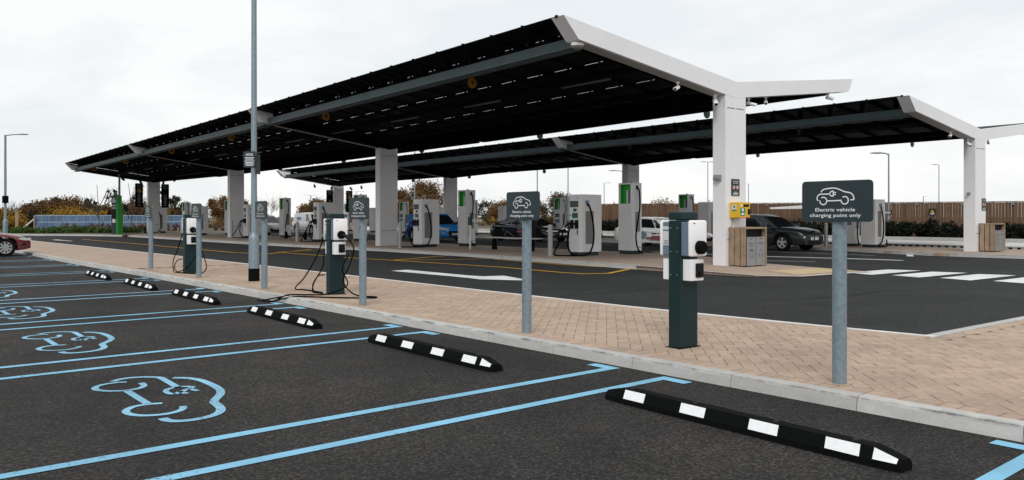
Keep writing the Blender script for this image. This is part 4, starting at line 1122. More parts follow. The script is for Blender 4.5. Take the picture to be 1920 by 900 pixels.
# ================================================================== RAPID CHARGERS
def dc_proto():
    t = thing('rapid_charger', '', 'charger', group='white rapid chargers on the islands')
    plan = [(0, -.22), (.07, -.295), (.76, -.295), (.80, -.275), (.90, -.275), (.90, .275), (.80, .275), (.76, .295), (.07, .295), (0, .22)]
    mb = MB(); mb.prism(plan, 'z', .115, 1.865); mb.build('cabinet', 'soft_white', t)
    mb = MB(); mb.prism([(p[0] * .99 + .004, p[1] * .99) for p in plan], 'z', 1.866, 1.885); mb.build('lid', 'soft_white', t)
    mb = MB(); mb.prism([(.04, -.20), (.10, -.25), (.80, -.25), (.80, .25), (.10, .25), (.04, .20)], 'z', 0, .115); mb.build('plinth', 'plinth', t)
    F = ((-.003, 0, 0), (0, -1, 0), (0, 0, 1))
    mb = MB(); ring_logo(mb, .17, 1.77, .035, .008, F); mb.build('logo', 'vent_grey', t)
    mb = MB(); mb.frect(-.19, -.14, 1.775, 1.79, F); mb.build('badge', 'red_mark', t)
    for k in range(3):
        mb = MB(); mb.box(-.006, 0.01, -.185, .185, 1.625 - .065 * k, 1.684 - .065 * k); mb.build('label_bar', 'sign_green', t)
    mb = MB(); mb.box(-.006, .01, -.12, .04, 1.36, 1.455); mb.build('screen', 'screen_dark', t)
    mb = MB(); mb.cyl((-.012, .165, 1.24), (.01, .165, 1.24), .026, n=14); mb.build('button', 'black_plastic', t)
    mb = MB(); mb.box(-.007, .01, -.17, .09, 1.145, 1.325); mb.build('display_frame', 'charger_green', t)
    mb = MB(); mb.box(-.011, .01, -.16, .08, 1.19, 1.305); mb.build('display', 'screen_dark', t)
    for yc in (.09, -.13):
        mb = MB(); mb.box(-.045, .01, yc - .065, yc + .065, .83, 1.10, .012); mb.build('plug_holder', 'black_plastic', t)
        mb = MB(); mb.tube([(-.04, yc, .98), (-.12, yc + .02, .98), (-.20, yc + .05, .93), (-.24, yc + .07, .86)], lambda u: .045 - .018 * u, 8); mb.build('plug', 'black_plastic', t, smooth=50)
    mb = MB(); mb.box(-.012, .01, -.17, -.135, .65, .80); mb.build('latch', 'black_plastic', t)
    mb = MB(); mb.box(.20, .33, -.318, -.29, 1.59, 1.70, .006); mb.build('socket', 'screen_blue', t)
    mb = MB(); mb.box(.24, .30, -.33, -.318, 1.54, 1.62); mb.build('socket_clip', 'black_plastic', t)
    mb = MB(); mb.box(.20, .55, -.2985, -.29, .36, 1.37)
    for k in range(24): mb.box(.205, .545, -.303, -.298, .38 + .041 * k, .395 + .041 * k)
    mb.build('vent', 'vent_grey', t)
    mb = MB(); mb.tube([(.27, -.33, 1.60), (.32, -.40, 1.40), (.40, -.44, .9), (.40, -.44, .45), (.25, -.45, .12), (-.05, -.48, .025), (-.35, -.30, .02), (-.62, .18, .03), (-.50, .26, .25), (-.35, .22, .55), (-.24, .16, .84)], .027, 8); mb.build('cable', 'black_rubber', t, smooth=60)
    mb = MB(); mb.tube([(-.24, -.06, .84), (-.30, -.04, .6), (-.28, -.02, .3), (-.15, -.05, .06), (.0, -.15, .022)], .027, 8); mb.build('cable', 'black_rubber', t, smooth=60)
    return t
DC = dc_proto(); register(DC)
dlab = ['white rapid charger nearest the camera, just right of the middle sign', 'white rapid charger left of the blue van, before a green domed top', 'white rapid charger partly behind the middle green charging post',
        'white rapid charger behind the lamp post and the sign beside it', 'white rapid charger behind the far green charging post', 'white rapid charger at the foot of the far column with black boards']
dcs = [(17.36, 18.72 + 9.13 * k) for k in range(6)]
dz = [0, 0, 0, -.03, -.05, -.07]
for i, (x, y) in enumerate(dcs):
    o = DC if i == 0 else copy_tree(DC)
    o.location = (x, y, PZ); o['label'] = dlab[i]
def dc_back_proto():
    """the same cabinet on the second island, its plain back turned to the camera"""
    t = thing('rapid_charger', '', 'charger', group='white rapid chargers on the islands')
    plan = [(0, -.29), (.78, -.29), (.88, -.22), (.88, .22), (.78, .29), (0, .29)]
    mb = MB(); mb.prism(plan, 'z', .115, 1.875); mb.build('cabinet', 'soft_white', t)
    mb = MB(); mb.prism([(.04, -.25), (.80, -.25), (.80, .25), (.04, .25)], 'z', 0, .115); mb.build('plinth', 'plinth', t)
    mb = MB(); mb.box(.33, .50, -.315, -.285, 1.60, 1.72, .006); mb.build('socket', 'screen_blue', t)
    mb = MB(); mb.box(.22, .48, -.296, -.285, .42, 1.42); mb.build('vent', 'vent_grey', t)
    mb = MB(); mb.tube([(.42, -.32, 1.6), (.46, -.37, 1.2), (.5, -.38, .7), (.38, -.38, .25), (.1, -.37, .04), (.4, -.42, .025), (.75, -.38, .06), (.8, -.34, .3)], .027, 8); mb.build('cable', 'black_rubber', t, smooth=60)
    return t
DB = dc_back_proto(); register(DB)
blab = ['plain backed white charger right of the largest sign post', 'plain backed grey white charger behind the nearest green post and column', 'plain backed charger on the second island, behind the near tall power post', 'plain backed charger above the black car',
        'plain backed charger between the blue van and the domed top', 'plain backed charger right of the smallest power post']
for i, (x, y) in enumerate([(31.0, 16.6), (31.0, 24.6), (31.0, 32.4), (31.0, 40.0), (31.0, 47.8), (31.0, 56.2)]):
    o = DB if i == 0 else copy_tree(DB)
    o.location = (x, y, PZ); o['label'] = blab[i]

# ------------------------------------------------------------------ tall power posts with a green recess
def pp_proto(name_group, with_front=False):
    t = thing('power_post', '', 'charger', group=name_group)
    mb = MB(); mb.box(0, .46, -.29, .29, .115, 1.62); mb.box(0, .05, .235, .29, 1.62, 2.285); mb.box(0, .05, -.29, -.235, 1.62, 2.285); mb.box(0, .05, -.235, .235, 2.235, 2.285)
    mb.box(.17, .46, -.29, .29, 1.62, 2.285)
    mb.box(.05, .17, .27, .29, 1.62, 2.285); mb.box(.05, .17, -.29, -.27, 1.62, 2.285); mb.box(.05, .17, -.27, .27, 2.26, 2.285)
    mb.build('cabinet', 'soft_white', t)
    mb = MB(); mb.box(.03, .44, -.27, .27, 0, .115); mb.build('plinth', 'plinth', t)
    mb = MB(); mb.box(.155, .169, -.269, .269, 1.622, 2.258); mb.build('recess_back', 'charger_green', t)
    mb = MB(); mb.box(.051, .154, .25, .269, 1.622, 2.258); mb.build('recess_side', 'charger_green', t)
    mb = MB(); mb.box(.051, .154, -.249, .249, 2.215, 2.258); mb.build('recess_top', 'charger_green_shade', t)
    mb = MB(); mb.box(.10, .15, -.02, .03, 1.625, 2.05); mb.build('white_bar', 'soft_white', t)  # plain white upright bar set in the recess
    mb = MB(); mb.box(.12, .153, -.16, -.022, 1.625, 2.05); mb.build('recess_panel', 'blue_grey', t)
    mb = MB(); mb.cyl((.28, 0, 2.285), (.28, 0, 2.325), .04, n=12); mb.build('antenna', 'black_plastic', t)
    mb = MB(); mb.box(.17, .38, -.2945, -.285, .72, 1.36); mb.build('vent', 'vent_grey', t)
    mb = MB(); mb.box(.20, .27, -.32, -.285, 2.08, 2.20); mb.build('cable_guide', 'black_plastic', t)
    mb = MB(); mb.tube([(.235, -.32, 2.13), (.27, -.37, 2.0), (.26, -.40, 1.5), (.14, -.41, 1.0), (.07, -.41, .6), (.12, -.40, .3), (.28, -.36, .1), (.45, -.34, .02)], .025, 8); mb.build('cable', 'black_rubber', t, smooth=60)
    mb = MB(); mb.frect(.33, .42, .2, .24, ((0, -.2925, 0), (1, 0, 0), (0, 0, 1))); mb.build('badge', 'vent_grey', t)
    if with_front:
        mb = MB(); mb.box(-.008, .002, -.2, .2, 1.16, 1.38); mb.build('display', 'screen_dark', t)
        mb = MB(); mb.box(-.008, .002, -.2, .2, .86, 1.06); mb.build('holder', 'decal_slate', t)
        mb = MB(); mb.box(-.012, .004, .27, .288, .15, 2.25); mb.build('light_strip', 'soft_white', t)
    return t
PP = pp_proto('white power posts with green recesses on the near island'); register(PP)
plab = ['tallest power post with green recess, left of the nearest green post', 'power post with green recess beside the blue van and small terminal', 'power post with green recess behind the third sign',
        'power post with green recess left of the white van', 'narrow power post with green recess against the third canopy column', 'smallest power post with green recess by the far green charging post']
for i in range(6):
    o = PP if i == 0 else copy_tree(PP)
    o.location = (19.4, 18.52 + 9.1 * i, PZ); o['label'] = plab[i]
PQ = pp_proto('power posts on the second island', True); register(PQ)
qlab = ['bright power post half hidden by the largest sign post', 'power post with blue and green recess above the nearest green post', 'thin power post just left of the nearest rapid charger', 'power post on the second island, left of the black car', 'power post on the second island, behind the blue van', 'bright narrow power post left of the third sign']
for i, y in enumerate([17.75, 26.2, 35.4, 44.0, 52.6, 61.3]):
    o = PQ if i == 0 else copy_tree(PQ)
    o.location = (31.5, y, PZ); o['label'] = qlab[i]
t = thing('cabinet_dome', 'bright green domed top showing behind a rapid charger', 'charger', (28.9, 44.2, PZ))
mb = MB(); mb.prism([(-.36, 0), (.36, 0)] + [(.36 * math.cos(R(a)), 1.62 + .40 * math.sin(R(a))) for a in range(0, 181, 15)], 'x', -.05, .14); mb.build('panel', 'charger_green', t)
mb = MB(); mb.prism([(-.37, 0), (.37, 0)] + [(.37 * math.cos(R(a)), 1.62 + .41 * math.sin(R(a))) for a in range(0, 181, 15)], 'x', .145, .30); mb.build('casing', 'soft_white', t)

# ------------------------------------------------------------------ pay terminal, bollards, benches, bins, AED
t = thing('pay_terminal', 'small dark pay terminal on a thin white pole', 'terminal', (17.86, 24.9, PZ))
mb = MB(); mb.cyl((0, 0, 0), (0, 0, .88), .035, n=12); mb.build('pole', 'soft_white', t, smooth=40)
mb = MB(); mb.box(-.05, .04, -.09, .09, .88, 1.20, .015); mb.build('case', 'sign_green', t)
mb = MB(); mb.box(-.054, -.048, -.06, .06, 1.06, 1.17); mb.build('screen', 'screen_dark', t)
mb = MB(); mb.box(.04, .5, -.05, .05, 1.0, 1.1); mb.build('bracket', 'soft_white', t)
bl = ['stainless bollard left of the nearest rapid charger', 'stainless bollard right of the second canopy column', 'stainless bollard left of the third rapid charger', 'stainless bollard behind the lamp post and far charger', 'stainless bollard by the far green charging post', 'stainless bollard beyond the front of the dark parked car']
for i, (x, y) in enumerate([(16.5, 18.85), (16.5, 27.65), (16.5, 37.1), (16.5, 45.8), (16.5, 54.8), (30.2, 17.9)]):
    t = thing('bollard', bl[i], 'bollard', (x, y, PZ), group='stainless bollards by the chargers')
    mb = MB(); mb.cyl((0, 0, 0), (0, 0, .93), .075, n=18); mb.build('post', 'stainless', t, smooth=40)
    mb = MB(); mb.lathe([(.075, .93), (.072, .955), (.001, .965)], (0, 0, 0), 'z', 18); mb.build('cap', 'stainless', t, smooth=40)
for i, (x, y0, y1) in enumerate([(18.4, 21.6, 24.55), (18.4, 39.9, 43.3)]):
    t = thing('bench', ['slim pale bench on dark blade legs before the black car', 'slim pale bench on dark legs below the white van'][i], 'bench', (x, (y0 + y1) / 2, PZ), group='slim benches on the island')
    h = (y1 - y0) / 2
    mb = MB(); mb.box(-.2, .2, -h, h, .42, .46, .008); mb.build('seat', 'pale_concrete', t)
    for s in (-.72, .72):
        mb = MB(); mb.prism([(h * s - .05, .42), (h * s + .03, .42), (h * s + .10, 0), (h * s - .12, 0)], 'x', -.05, .05); mb.build('leg', 'dark_steel', t)
def bin_(label, loc, s=1.0):
    t = thing('recycling_bin', label, 'bin', loc, group='timber clad bin cabinets')
    W_, D_, H_ = .84 * s, .5 * s, .93 * s
    for i in range(3):
        mb = MB(); a = i * D_ / 3; mb.box(-.03, -.002, a + .012, a + D_ / 3 - .012, .03, H_, .004); mb.build('plank', 'larch_wood', t)
    mb = MB(); mb.box(-.03, W_, -.0, D_, H_ + .002, H_ + .045, .004); mb.build('top', 'larch_wood', t)
    mb = MB(); mb.box(W_ - .05, W_, 0, D_, .03, H_, .003); mb.build('side_board', 'larch_wood', t)
    mb = MB(); mb.box(.0, W_ - .052, .12, D_ - .01, .0, H_ - .002); mb.box(.0, .025, .012, .119, .0, H_ - .002); mb.build('liner', 'black_plastic', t)
    w = (W_ - .09) / 2
    for i, (tx, y0) in enumerate((('General\nWaste', 0), ('Recycling', 0))):
        x0 = .03 + i * (w + .012)
        mb = MB(); mb.box(x0, x0 + w - .012, .012, .04, .03, H_ * .79, .004); d = mb.build('door', 'stainless', t)
        fr = ((x0 + w / 2, .0095, H_ * .5), (1, 0, 0), (0, 0, 1))
        mb = MB()
        for q, line in enumerate(tx.split('\n')): fit_text(mb, line, 0, .12 - .06 * q, .2 if line != 'Waste' else .14, .032, fr)
        if i == 0:
            mb.stroke([(-.06, -.22), (-.06, -.06), (.06, -.06), (.06, -.22)], .010, fr, closed=True); mb.stroke([(-.08, -.045), (.08, -.045)], .012, fr); mb.stroke([(-.02, -.035), (.02, -.035)], .012, fr)
        else:
            for a in (90, 210, 330):
                c = (.06 * math.cos(R(a)), -.14 + .06 * math.sin(R(a)))
                mb.stroke([(c[0] + .04 * math.cos(R(a + 60)), c[1] + .04 * math.sin(R(a + 60))), (c[0] + .025 * math.cos(R(a)), c[1] + .025 * math.sin(R(a))), (c[0] + .04 * math.cos(R(a - 60)), c[1] + .04 * math.sin(R(a - 60)))], .016, fr)
        mb.build('lettering', 'letter_dark', d)
        mb = MB(); mb.box(x0 + w / 2 - .05, x0 + w / 2 + .04, .008, .014, H_ * .73, H_ * .75); mb.build('slot', 'black_plastic', d)
    return t
bin_('timber clad bin cabinet at the foot of the nearest column, below the yellow box', (17.03, 12.20, .062))
bin_('timber clad bin cabinet at the foot of the second canopy column, far right', (30.30, 11.72, PZ), 1.0)
t = thing('defibrillator_box', 'yellow defibrillator cabinet on the nearest white column above the bins', 'defibrillator', (17.06, 12.715, 1.27))
mb = MB(); mb.box(0, .44, -.285, 0, 0, .385, .012); mb.build('case', 'aed_yellow', t)
L_ = ((-.003, -.14, .19), (0, -1, 0), (0, 0, 1)); Fn = ((.22, -.288, .19), (1, 0, 0), (0, 0, 1))
mb = MB(); mb.frect(-.075, .065, -.03, .13, L_); mb.build('poster', 'plate_white', t)
mb = MB(); mb.frect(-.07, .06, -.025, .01, ((-.005, -.14, .19), (0, -1, 0), (0, 0, 1))); mb.fdisc(-.005, .08, .03, ((-.005, -.14, .19), (0, -1, 0), (0, 0, 1))); mb.build('poster_mark', 'aed_green', t)
mb = MB(); mb.fpoly(rrect(-.19, .02, -.14, .06, .04), Fn); mb.build('sign', 'aed_green', t)
mb = MB(); f2 = ((.22, -.2895, .19), (1, 0, 0), (0, 0, 1))
mb.fpoly([(-.085, -.05), (-.045, .0), (-.04, .03), (-.065, .045), (-.085, .03), (-.105, .045), (-.13, .03), (-.125, .0)], f2); mb.frect(-.15, -.02, -.115, -.075, f2); mb.build('heart', 'letter_white', t)
mb = MB(); mb.frect(-.06, .17, .08, .145, Fn); mb.build('keypad', 'black_plastic', t)
mb = MB(); mb.fdisc(-.13, .11, .035, Fn); mb.build('dial', 'letter_white', t)
mb = MB(); mb.box(.34, .42, -.31, -.286, .08, .22, .008); mb.build('handle', 'black_plastic', t)
mb = MB(); mb.frect(-.2, .215, -.19, -.175, Fn); mb.build('strip', 'red_mark', t)
mb = MB(); mb.tube([(.1, -.03, 0), (.08, -.02, -.12), (.04, -.015, -.22)], .012, 6); mb.build('conduit', 'vent_grey', t)
def nosmoke(label, loc):
    t = thing('notice', label, 'sign', loc, group='small dark column notices')
    mb = MB(); mb.prism(rrect(-.165, .165, -.21, .21, .02), 'y', -.012, 0); mb.build('plate', 'sign_green', t)
    f = ((0, -.015, 0), (1, 0, 0), (0, 0, 1)); mb = MB()
    fit_text(mb, 'NO SMOKING', 0, .15, .24, .028, f); fit_text(mb, 'NO VAPING', 0, .105, .2, .028, f)
    for y, w in ((-.12, .14), (-.15, .24), (-.18, .18)): mb.frect(-w / 2, w / 2, y - .006, y + .006, f)
    for x in (-.07, .07): mb.fdisc(x, 0, .055, f)
    mb.build('lettering', 'letter_white', t)
    g = ((0, -.0165, 0), (1, 0, 0), (0, 0, 1)); mb = MB()
    for x in (-.07, .07): mb.stroke(arc(x, 0, .048, 0, 345, 20), .013, g); mb.stroke([(x - .034, .034), (x + .034, -.034)], .011, g)
    mb.build('ring', 'red_mark', t)
    g = ((0, -.0175, 0), (1, 0, 0), (0, 0, 1)); mb = MB()
    mb.frect(-.1, -.045, -.012, .002, g); mb.frect(.04, .1, -.012, .004, g); mb.build('symbol', 'letter_dark', t)
nosmoke('dark no smoking notice on the nearest white column above the yellow box', (17.29, 12.722, 2.03))
nosmoke('dark no smoking notice on the second canopy column at far right', (30.72, 12.252, 1.72))
t = thing('wall_light', 'small grey box light on the left face of the nearest column', 'light', (16.9, 12.93, 2.27), group='small column lights')
mb = MB(); mb.prism([(0.0, -.07), (0, .07), (-.10, .07), (-.12, -.02), (-.10, -.07)], 'y', -.09, .09); mb.build('case', 'vent_grey', t)
t = thing('wall_light', 'small round light on the left face of the second column', 'light', (30.05, 12.45, 2.1), group='small column lights')
mb = MB(); mb.cyl((0, 0, 0), (-.12, 0, -.01), .05, .04, 14); mb.build('case', 'vent_grey', t)

# ------------------------------------------------------------------ green totem at the far left
t = thing('totem', 'slim totem with dark front and bright green side beside the verge', 'totem', (14.39, 62.4, PZ), R(-56))
mb = MB(); mb.box(-.25, .19, -.22, .22, 0, 2.66, .01); mb.build('front_panel', 'sign_green', t)
mb = MB(); mb.box(.192, .26, -.225, .2, -.05, 2.68, .008); mb.box(.192, .255, .2, .32, -.05, 1.95); mb.build('side_panel', 'charger_green', t)
f = ((-.03, -.223, 0), (1, 0, 0), (0, 0, 1)); mb = MB(); ring_logo(mb, 0, 2.33, .15, .04, f)
for y in (1.98, 1.80): mb.frect(-.14, .14, y - .02, y + .02, f)
mb.build('logo', 'letter_white', t)
mb = MB(); mb.frect(-.17, .17, 1.05, 1.68, ((-.03, -.2245, 0), (1, 0, 0), (0, 0, 1))); mb.build('screen', 'black_plastic', t)
mb = MB(); mb.frect(-.14, .12, .78, 1.03, ((-.03, -.2235, 0), (1, 0, 0), (0, 0, 1))); mb.build('notice_label', 'plate_white', t)
# ================================================================== VEHICLES
def car(name, label, cat, loc, rz, L, Wd, paint, wheels, r, deck, roof, opt):
    """deck: (x, z) top line of the lower body, rear to front; roof: (x_base, x_top, z_top, half width) stations"""
    t = thing(name, label, cat, loc, rz)
    sx = opt.get('sx', 1.0); L *= sx; wheels = tuple(x * sx for x in wheels); deck = [(x * sx, z) for x, z in deck]; roof = [(a * sx, b * sx, z, w) for a, b, z, w in roof]
    hw = Wd / 2; dk = interp(deck); zb0 = opt.get('zb', .20); ra = r * 1.14
    xs = [0, .04, .12, .25, .4] + [L - .4, L - .25, L - .12, L - .04, L] + [L * i / 22 for i in range(1, 22)]
    for xc in wheels: xs += [xc + ra * q for q in (-1.0, -.98, -.9, -.75, -.5, -.25, 0, .25, .5, .75, .9, .98, 1.0)]
    xs = sorted(set(round(x, 3) for x in xs))
    def wid(x):
        k = 1.0
        a = opt.get('tail_round', .5); b = opt.get('nose_round', .8)
        if x < a: k -= opt.get('tail_in', .16) * (1 - x / a) ** 2.2
        if x > L - b: k -= opt.get('nose_in', .26) * ((x - (L - b)) / b) ** 2.2
        return hw * k
    def zbot(x):
        z = zb0 + (.10 * max(0, 1 - x / .35)) + (.06 * max(0, 1 - (L - x) / .3))
        for xc in wheels:
            d = abs(x - xc)
            if d <= ra: z = max(z, r * .98 + math.sqrt(max(0, ra * ra - d * d)))
        return z
    rings = []
    for x in xs:
        w, zb, zd = wid(x), zbot(x), dk(x)
        zs = zd - .05; zm = zb + (zs - zb) * .45; k = opt.get('shoulder', .93)
        half = [(0, zb), (w * .90, zb), (w * .965, zb + .02), (w, zm), (w * .985, zs - .06), (w * k, zs + .01), (w * (k - .09), zd), (w * .45, zd + .025), (0, zd + .03)]
        ring = [(x - L / 2, y, z) for y, z in half] + [(x - L / 2, -y, z) for y, z in half[-2:0:-1]]
        rings.append(ring)
    mb = MB(); mb.loft(rings); mb.build('body', paint, t, smooth=38)
    # greenhouse
    st = roof; rr = []
    wb = [wid(s[0]) * opt.get('waist', .90) for s in st]
    mb = MB(); ringset = []
    for s, w in zip(st, wb):
        zb_ = dk(s[0]) - .03
        ringset.append([(s[0] - L / 2, w, zb_), (s[1] - L / 2, s[3], s[2]), (s[1] - L / 2, s[3] * .5, s[2] + .025), (s[1] - L / 2, 0, s[2] + .03), (s[1] - L / 2, -s[3] * .5, s[2] + .025), (s[1] - L / 2, -s[3], s[2]), (s[0] - L / 2, -w, zb_)])
    mb.loft(ringset, closed=False, caps=True); mb.build('cabin', opt.get('roof_paint', paint), t, smooth=45)
    def side_pt(u, v, s):
        n = len(st) - 1; i = min(int(u * n), n - 1); f = u * n - i
        def P(j):
            b = Vector((st[j][0] - L / 2, wb[j] * s, dk(st[j][0]) - .03)); q = Vector((st[j][1] - L / 2, st[j][3] * s, st[j][2])); return b.lerp(q, v)
        p = P(i).lerp(P(i + 1), f); p.y += .008 * s; return p
    for s in (1, -1):
        for u0, u1 in opt['side_glass']:
            mb = MB(); m = 4
            lo = [side_pt(u0 + (u1 - u0) * k / m, .14, s) for k in range(m + 1)]; hi = [side_pt(u0 + (u1 - u0) * k / m, .88, s) for k in range(m + 1)]
            for k in range(m):
                q = [lo[k], lo[k + 1], hi[k + 1], hi[k]]; mb.poly(q if s < 0 else q[::-1])
            mb.build('side_window', 'car_glass', t)
    def endglass(j0, inset0, name, out):
        s = st[j0]; zb_ = dk(s[0]) - .03
        b = Vector((s[0] - L / 2, 0, zb_)); q = Vector((s[1] - L / 2, 0, s[2] + .01)); wlo, whi = wb[j0] * .90, s[3] * .88
        def R_(v, y): p = b.lerp(q, v); return (p.x + out * .012 * 1.0, y, p.z + .016 + .012 * (1 - abs(y) / wlo))
        mb = MB()
        for y0, y1 in ((-1, -.33), (-.33, .33), (.33, 1)):
            A = [R_(.10, wlo * y0), R_(.10, wlo * y1), R_(.92, whi * y1), R_(.92, whi * y0)]
            mb.poly(A if out > 0 else A[::-1])
        mb.build(name, 'car_glass', t)
    endglass(0, .1, 'rear_window', -1); endglass(len(st) - 1, .1, 'windscreen', 1)
    # wheels
    for xc in wheels:
        for s in (1, -1):
            e = bpy.data.objects.new('wheel', None); COL.objects.link(e); e.parent = t; e.location = (xc - L / 2, s * (hw - .10), r); e.empty_display_size = .1
            mb = MB(); mb.lathe([(r * .64, -.09), (r * .93, -.095), (r, -.06), (r, .06), (r * .93, .095), (r * .64, .09)], (0, 0, 0), 'y', 28); mb.build('tyre', 'tyre', e, smooth=40)
            mb = MB(); mb.cyl((0, s * .03, 0), (0, s * .05, 0), r * .66, n=24); mb.build('hub', 'tyre', e)
            mb = MB(); yo = s * .088
            mb.lathe([(r * .66, yo - s * .03), (r * .66, yo), (r * .58, yo - s * .004), (r * .56, yo - s * .03)], (0, 0, 0), 'y', 28)
            ns = opt.get('spokes', 5)
            for k in range(ns):
                a = 2 * math.pi * k / ns + .3; da = opt.get('spoke_w', .22)
                pts = [(r * .12 * math.cos(a - .9), r * .12 * math.sin(a - .9)), (r * .60 * math.cos(a - da), r * .60 * math.sin(a - da)), (r * .60 * math.cos(a + da), r * .60 * math.sin(a + da)), (r * .12 * math.cos(a + .9), r * .12 * math.sin(a + .9))]
                mb.prism(pts, 'y', yo - s * .022, yo - s * .004)
            mb.cyl((0, yo - s * .03, 0), (0, yo - s * .001, 0), r * .16, n=14)
            mb.build('rim', opt.get('rim', 'alloy'), e)
    def nose_x(y, z): 
        return L / 2
    # lamps, plates, grille and lower trim follow the rounded nose
    def front_patch(y0, y1, z0, z1, name, m, out=.006, wrap=0.0, rear=False):
        mb = MB(); k = 5; lo = []; hi = []
        for i in range(k + 1):
            y = y0 + (y1 - y0) * i / k
            def xat(y):
                a = abs(y)
                seq = xs if rear else xs[::-1]
                for x in seq:
                    if wid(x) >= a - 1e-6: return x
                return L / 2
            x = xat(min(abs(y), hw * .999)) - L / 2
            sg = -1 if rear else 1
            lo.append((x + sg * out, y, z0)); hi.append((x + sg * out, y, z1))
        for i in range(k):
            q = [lo[i], lo[i + 1], hi[i + 1], hi[i]]; mb.poly(q if not rear else q[::-1])
        return mb.build(name, m, t)
    zf = dk(L); nh = wid(L)
    hz = opt.get('head_z', (zf - .14, zf - .02))
    for s in (1, -1):
        a, b = opt.get('head_y', (.62, .93)); y0, y1 = s * hw * a, s * hw * b
        front_patch(min(y0, y1), max(y0, y1), hz[0], hz[1], 'headlight', 'lamp_glass', .012)
        zr = dk(0)
        y0, y1 = s * hw * .62, s * hw * .95
        front_patch(min(y0, y1), max(y0, y1), zr - .22, zr - .06, 'tail_light', 'tail_red', .012, rear=True)
    front_patch(-hw * .80, hw * .80, zb0 + .08, zb0 + .22, 'lower_grille', 'trim_black', .010)
    if opt.get('grille'): front_patch(-hw * .55, hw * .55, opt['grille'][0], opt['grille'][1], 'grille', 'trim_black', .009)
    zp = opt.get('plate_z', zb0 + .24); front_patch(-.26, .26, zp, zp + .11, 'number_plate', 'plate_white', .02)
    # sills and arch trims
    for s in (1, -1):
        mb = MB(); a, b = wheels[0] + ra + .03 - L / 2, wheels[1] - ra - .03 - L / 2
        mb.box(a, b, min(s * (hw - .03), s * (hw + .004)), max(s * (hw - .03), s * (hw + .004)), zb0 - .02, zb0 + opt.get('sill', .09)); mb.build('sill', 'trim_black' if opt.get('trim') else paint, t)
        if opt.get('trim'):
            for xc in wheels:
                mb = MB(); ri = [(xc - L / 2 + ra * .99 * math.cos(R(q)), r * .98 + ra * .99 * math.sin(R(q))) for q in range(0, 181, 15)]; ro = [(xc - L / 2 + ra * 1.13 * math.cos(R(q)), r * .98 + ra * 1.13 * math.sin(R(q))) for q in range(0, 181, 15)]
                y0 = s * (hw + .006)
                for k in range(12): mb.poly([(ri[k][0], y0, ri[k][1]), (ro[k][0], y0, ro[k][1]), (ro[k + 1][0], y0, ro[k + 1][1]), (ri[k + 1][0], y0, ri[k + 1][1])])
                mb.build('arch_trim', 'trim_black', t)
        # mirror
        j = len(st) - 1; mx_ = st[j][0] - L / 2 - .32; my = s * (hw * .97)
        mb = MB(); mb.box(mx_ - .07, mx_ + .09, min(my, my + s * .16), max(my, my + s * .16), dk(st[j][0]) + .02, dk(st[j][0]) + .15, .03); mb.build('mirror', opt.get('mirror', paint), t, smooth=50)
        # door seams and handle
        for u in opt.get('seams', []):
            mb = MB(); mb.box(u - L / 2 - .006, u - L / 2 + .006, min(s * (hw * .97), s * (hw + .002)), max(s * (hw * .97), s * (hw + .002)), zb0 + .12, dk(u) - .12); mb.build('door_seam', 'trim_black', t)
        for u in opt.get('handles', []):
            mb = MB(); mb.box(u - L / 2 - .09, u - L / 2 + .09, min(s * hw * .975, s * (hw + .012)), max(s * hw * .975, s * (hw + .012)), dk(u) - .16, dk(u) - .125, .008); mb.build('door_handle', paint, t)
    return t
S = -R(90)        # parked facing the camera side of the lanes
# dark crossover on charge
kona = car('parked_car', 'dark grey crossover parked behind the bins, nose towards the largest sign post', 'car', (28.12, 19.12, 0), S, 3.95, 1.72, 'paint_graphite', (.72, 3.13), .315,
    [(0, .86), (.4, .90), (1.6, .88), (2.6, .865), (2.9, .88), (3.3, .86), (3.7, .79), (3.9, .70), (3.95, .60)],
    [(.12, .55, 1.22, .52), (.5, .8, 1.32, .56), (1.2, 1.3, 1.37, .58), (2.0, 1.8, 1.36, .58), (2.6, 2.0, 1.32, .57), (2.95, 2.2, 1.27, .54)],
    dict(side_glass=[(.14, .42), (.45, .72), (.74, .90)], trim=True, head_z=(.50, .565), head_y=(.70, .90), plate_z=.42, seams=[1.1, 2.0, 2.8], handles=[1.35, 2.2], sill=.14, grille=(.62, .68)))
mb = MB(); mb.box(1.66, 1.70, -.30, -.05, .60, .62); mb.tube([(1.80, -.15, .70), (1.95, -.18, .72), (2.10, -.2, .76)], .035, 8); mb.tube([(2.08, -.2, .75), (2.3, -.5, .6), (2.5, -.9, .3), (2.6, -1.4, .1), (2.4, -2.2, .12)][:3], .018, 7)
mb.build('charge_plug', 'black_plastic', kona)
# white car with printed panels
wc = car('parked_car', 'white hatchback with grey and pink printed panels behind the near power post', 'car', (28.05, 24.45, 0), S, 4.2, 1.66, 'paint_white', (.72, 3.35), .31,
    [(0, .86), (.4, .90), (1.6, .86), (2.6, .83), (3.0, .84), (3.5, .78), (3.95, .66), (4.2, .50)],
    [(.12, .50, 1.26, .54), (.6, .85, 1.36, .57), (1.3, 1.35, 1.40, .58), (2.0, 1.8, 1.39, .58), (2.6, 2.1, 1.34, .57), (3.1, 2.3, 1.28, .54)],
    dict(side_glass=[(.12, .40), (.43, .70), (.72, .90)], sx=1.12, head_z=(.52, .60), seams=[1.1, 2.1, 2.95], handles=[1.3, 2.3], grille=(.36, .48)))
mb = MB(); f = ((0, -.84, 0), (1, 0, 0), (0, 0, 1)); mb.fdisc(-.45, .55, .19, f); mb.build('round_print', 'decal_slate', wc)
mb = MB(); mb.frect(.05, .95, .34, .52, f); mb.frect(-.25, .1, .36, .44, f); mb.build('pink_print', 'decal_pink', wc); wc.scale = (1, 1, .9)
mb = MB()
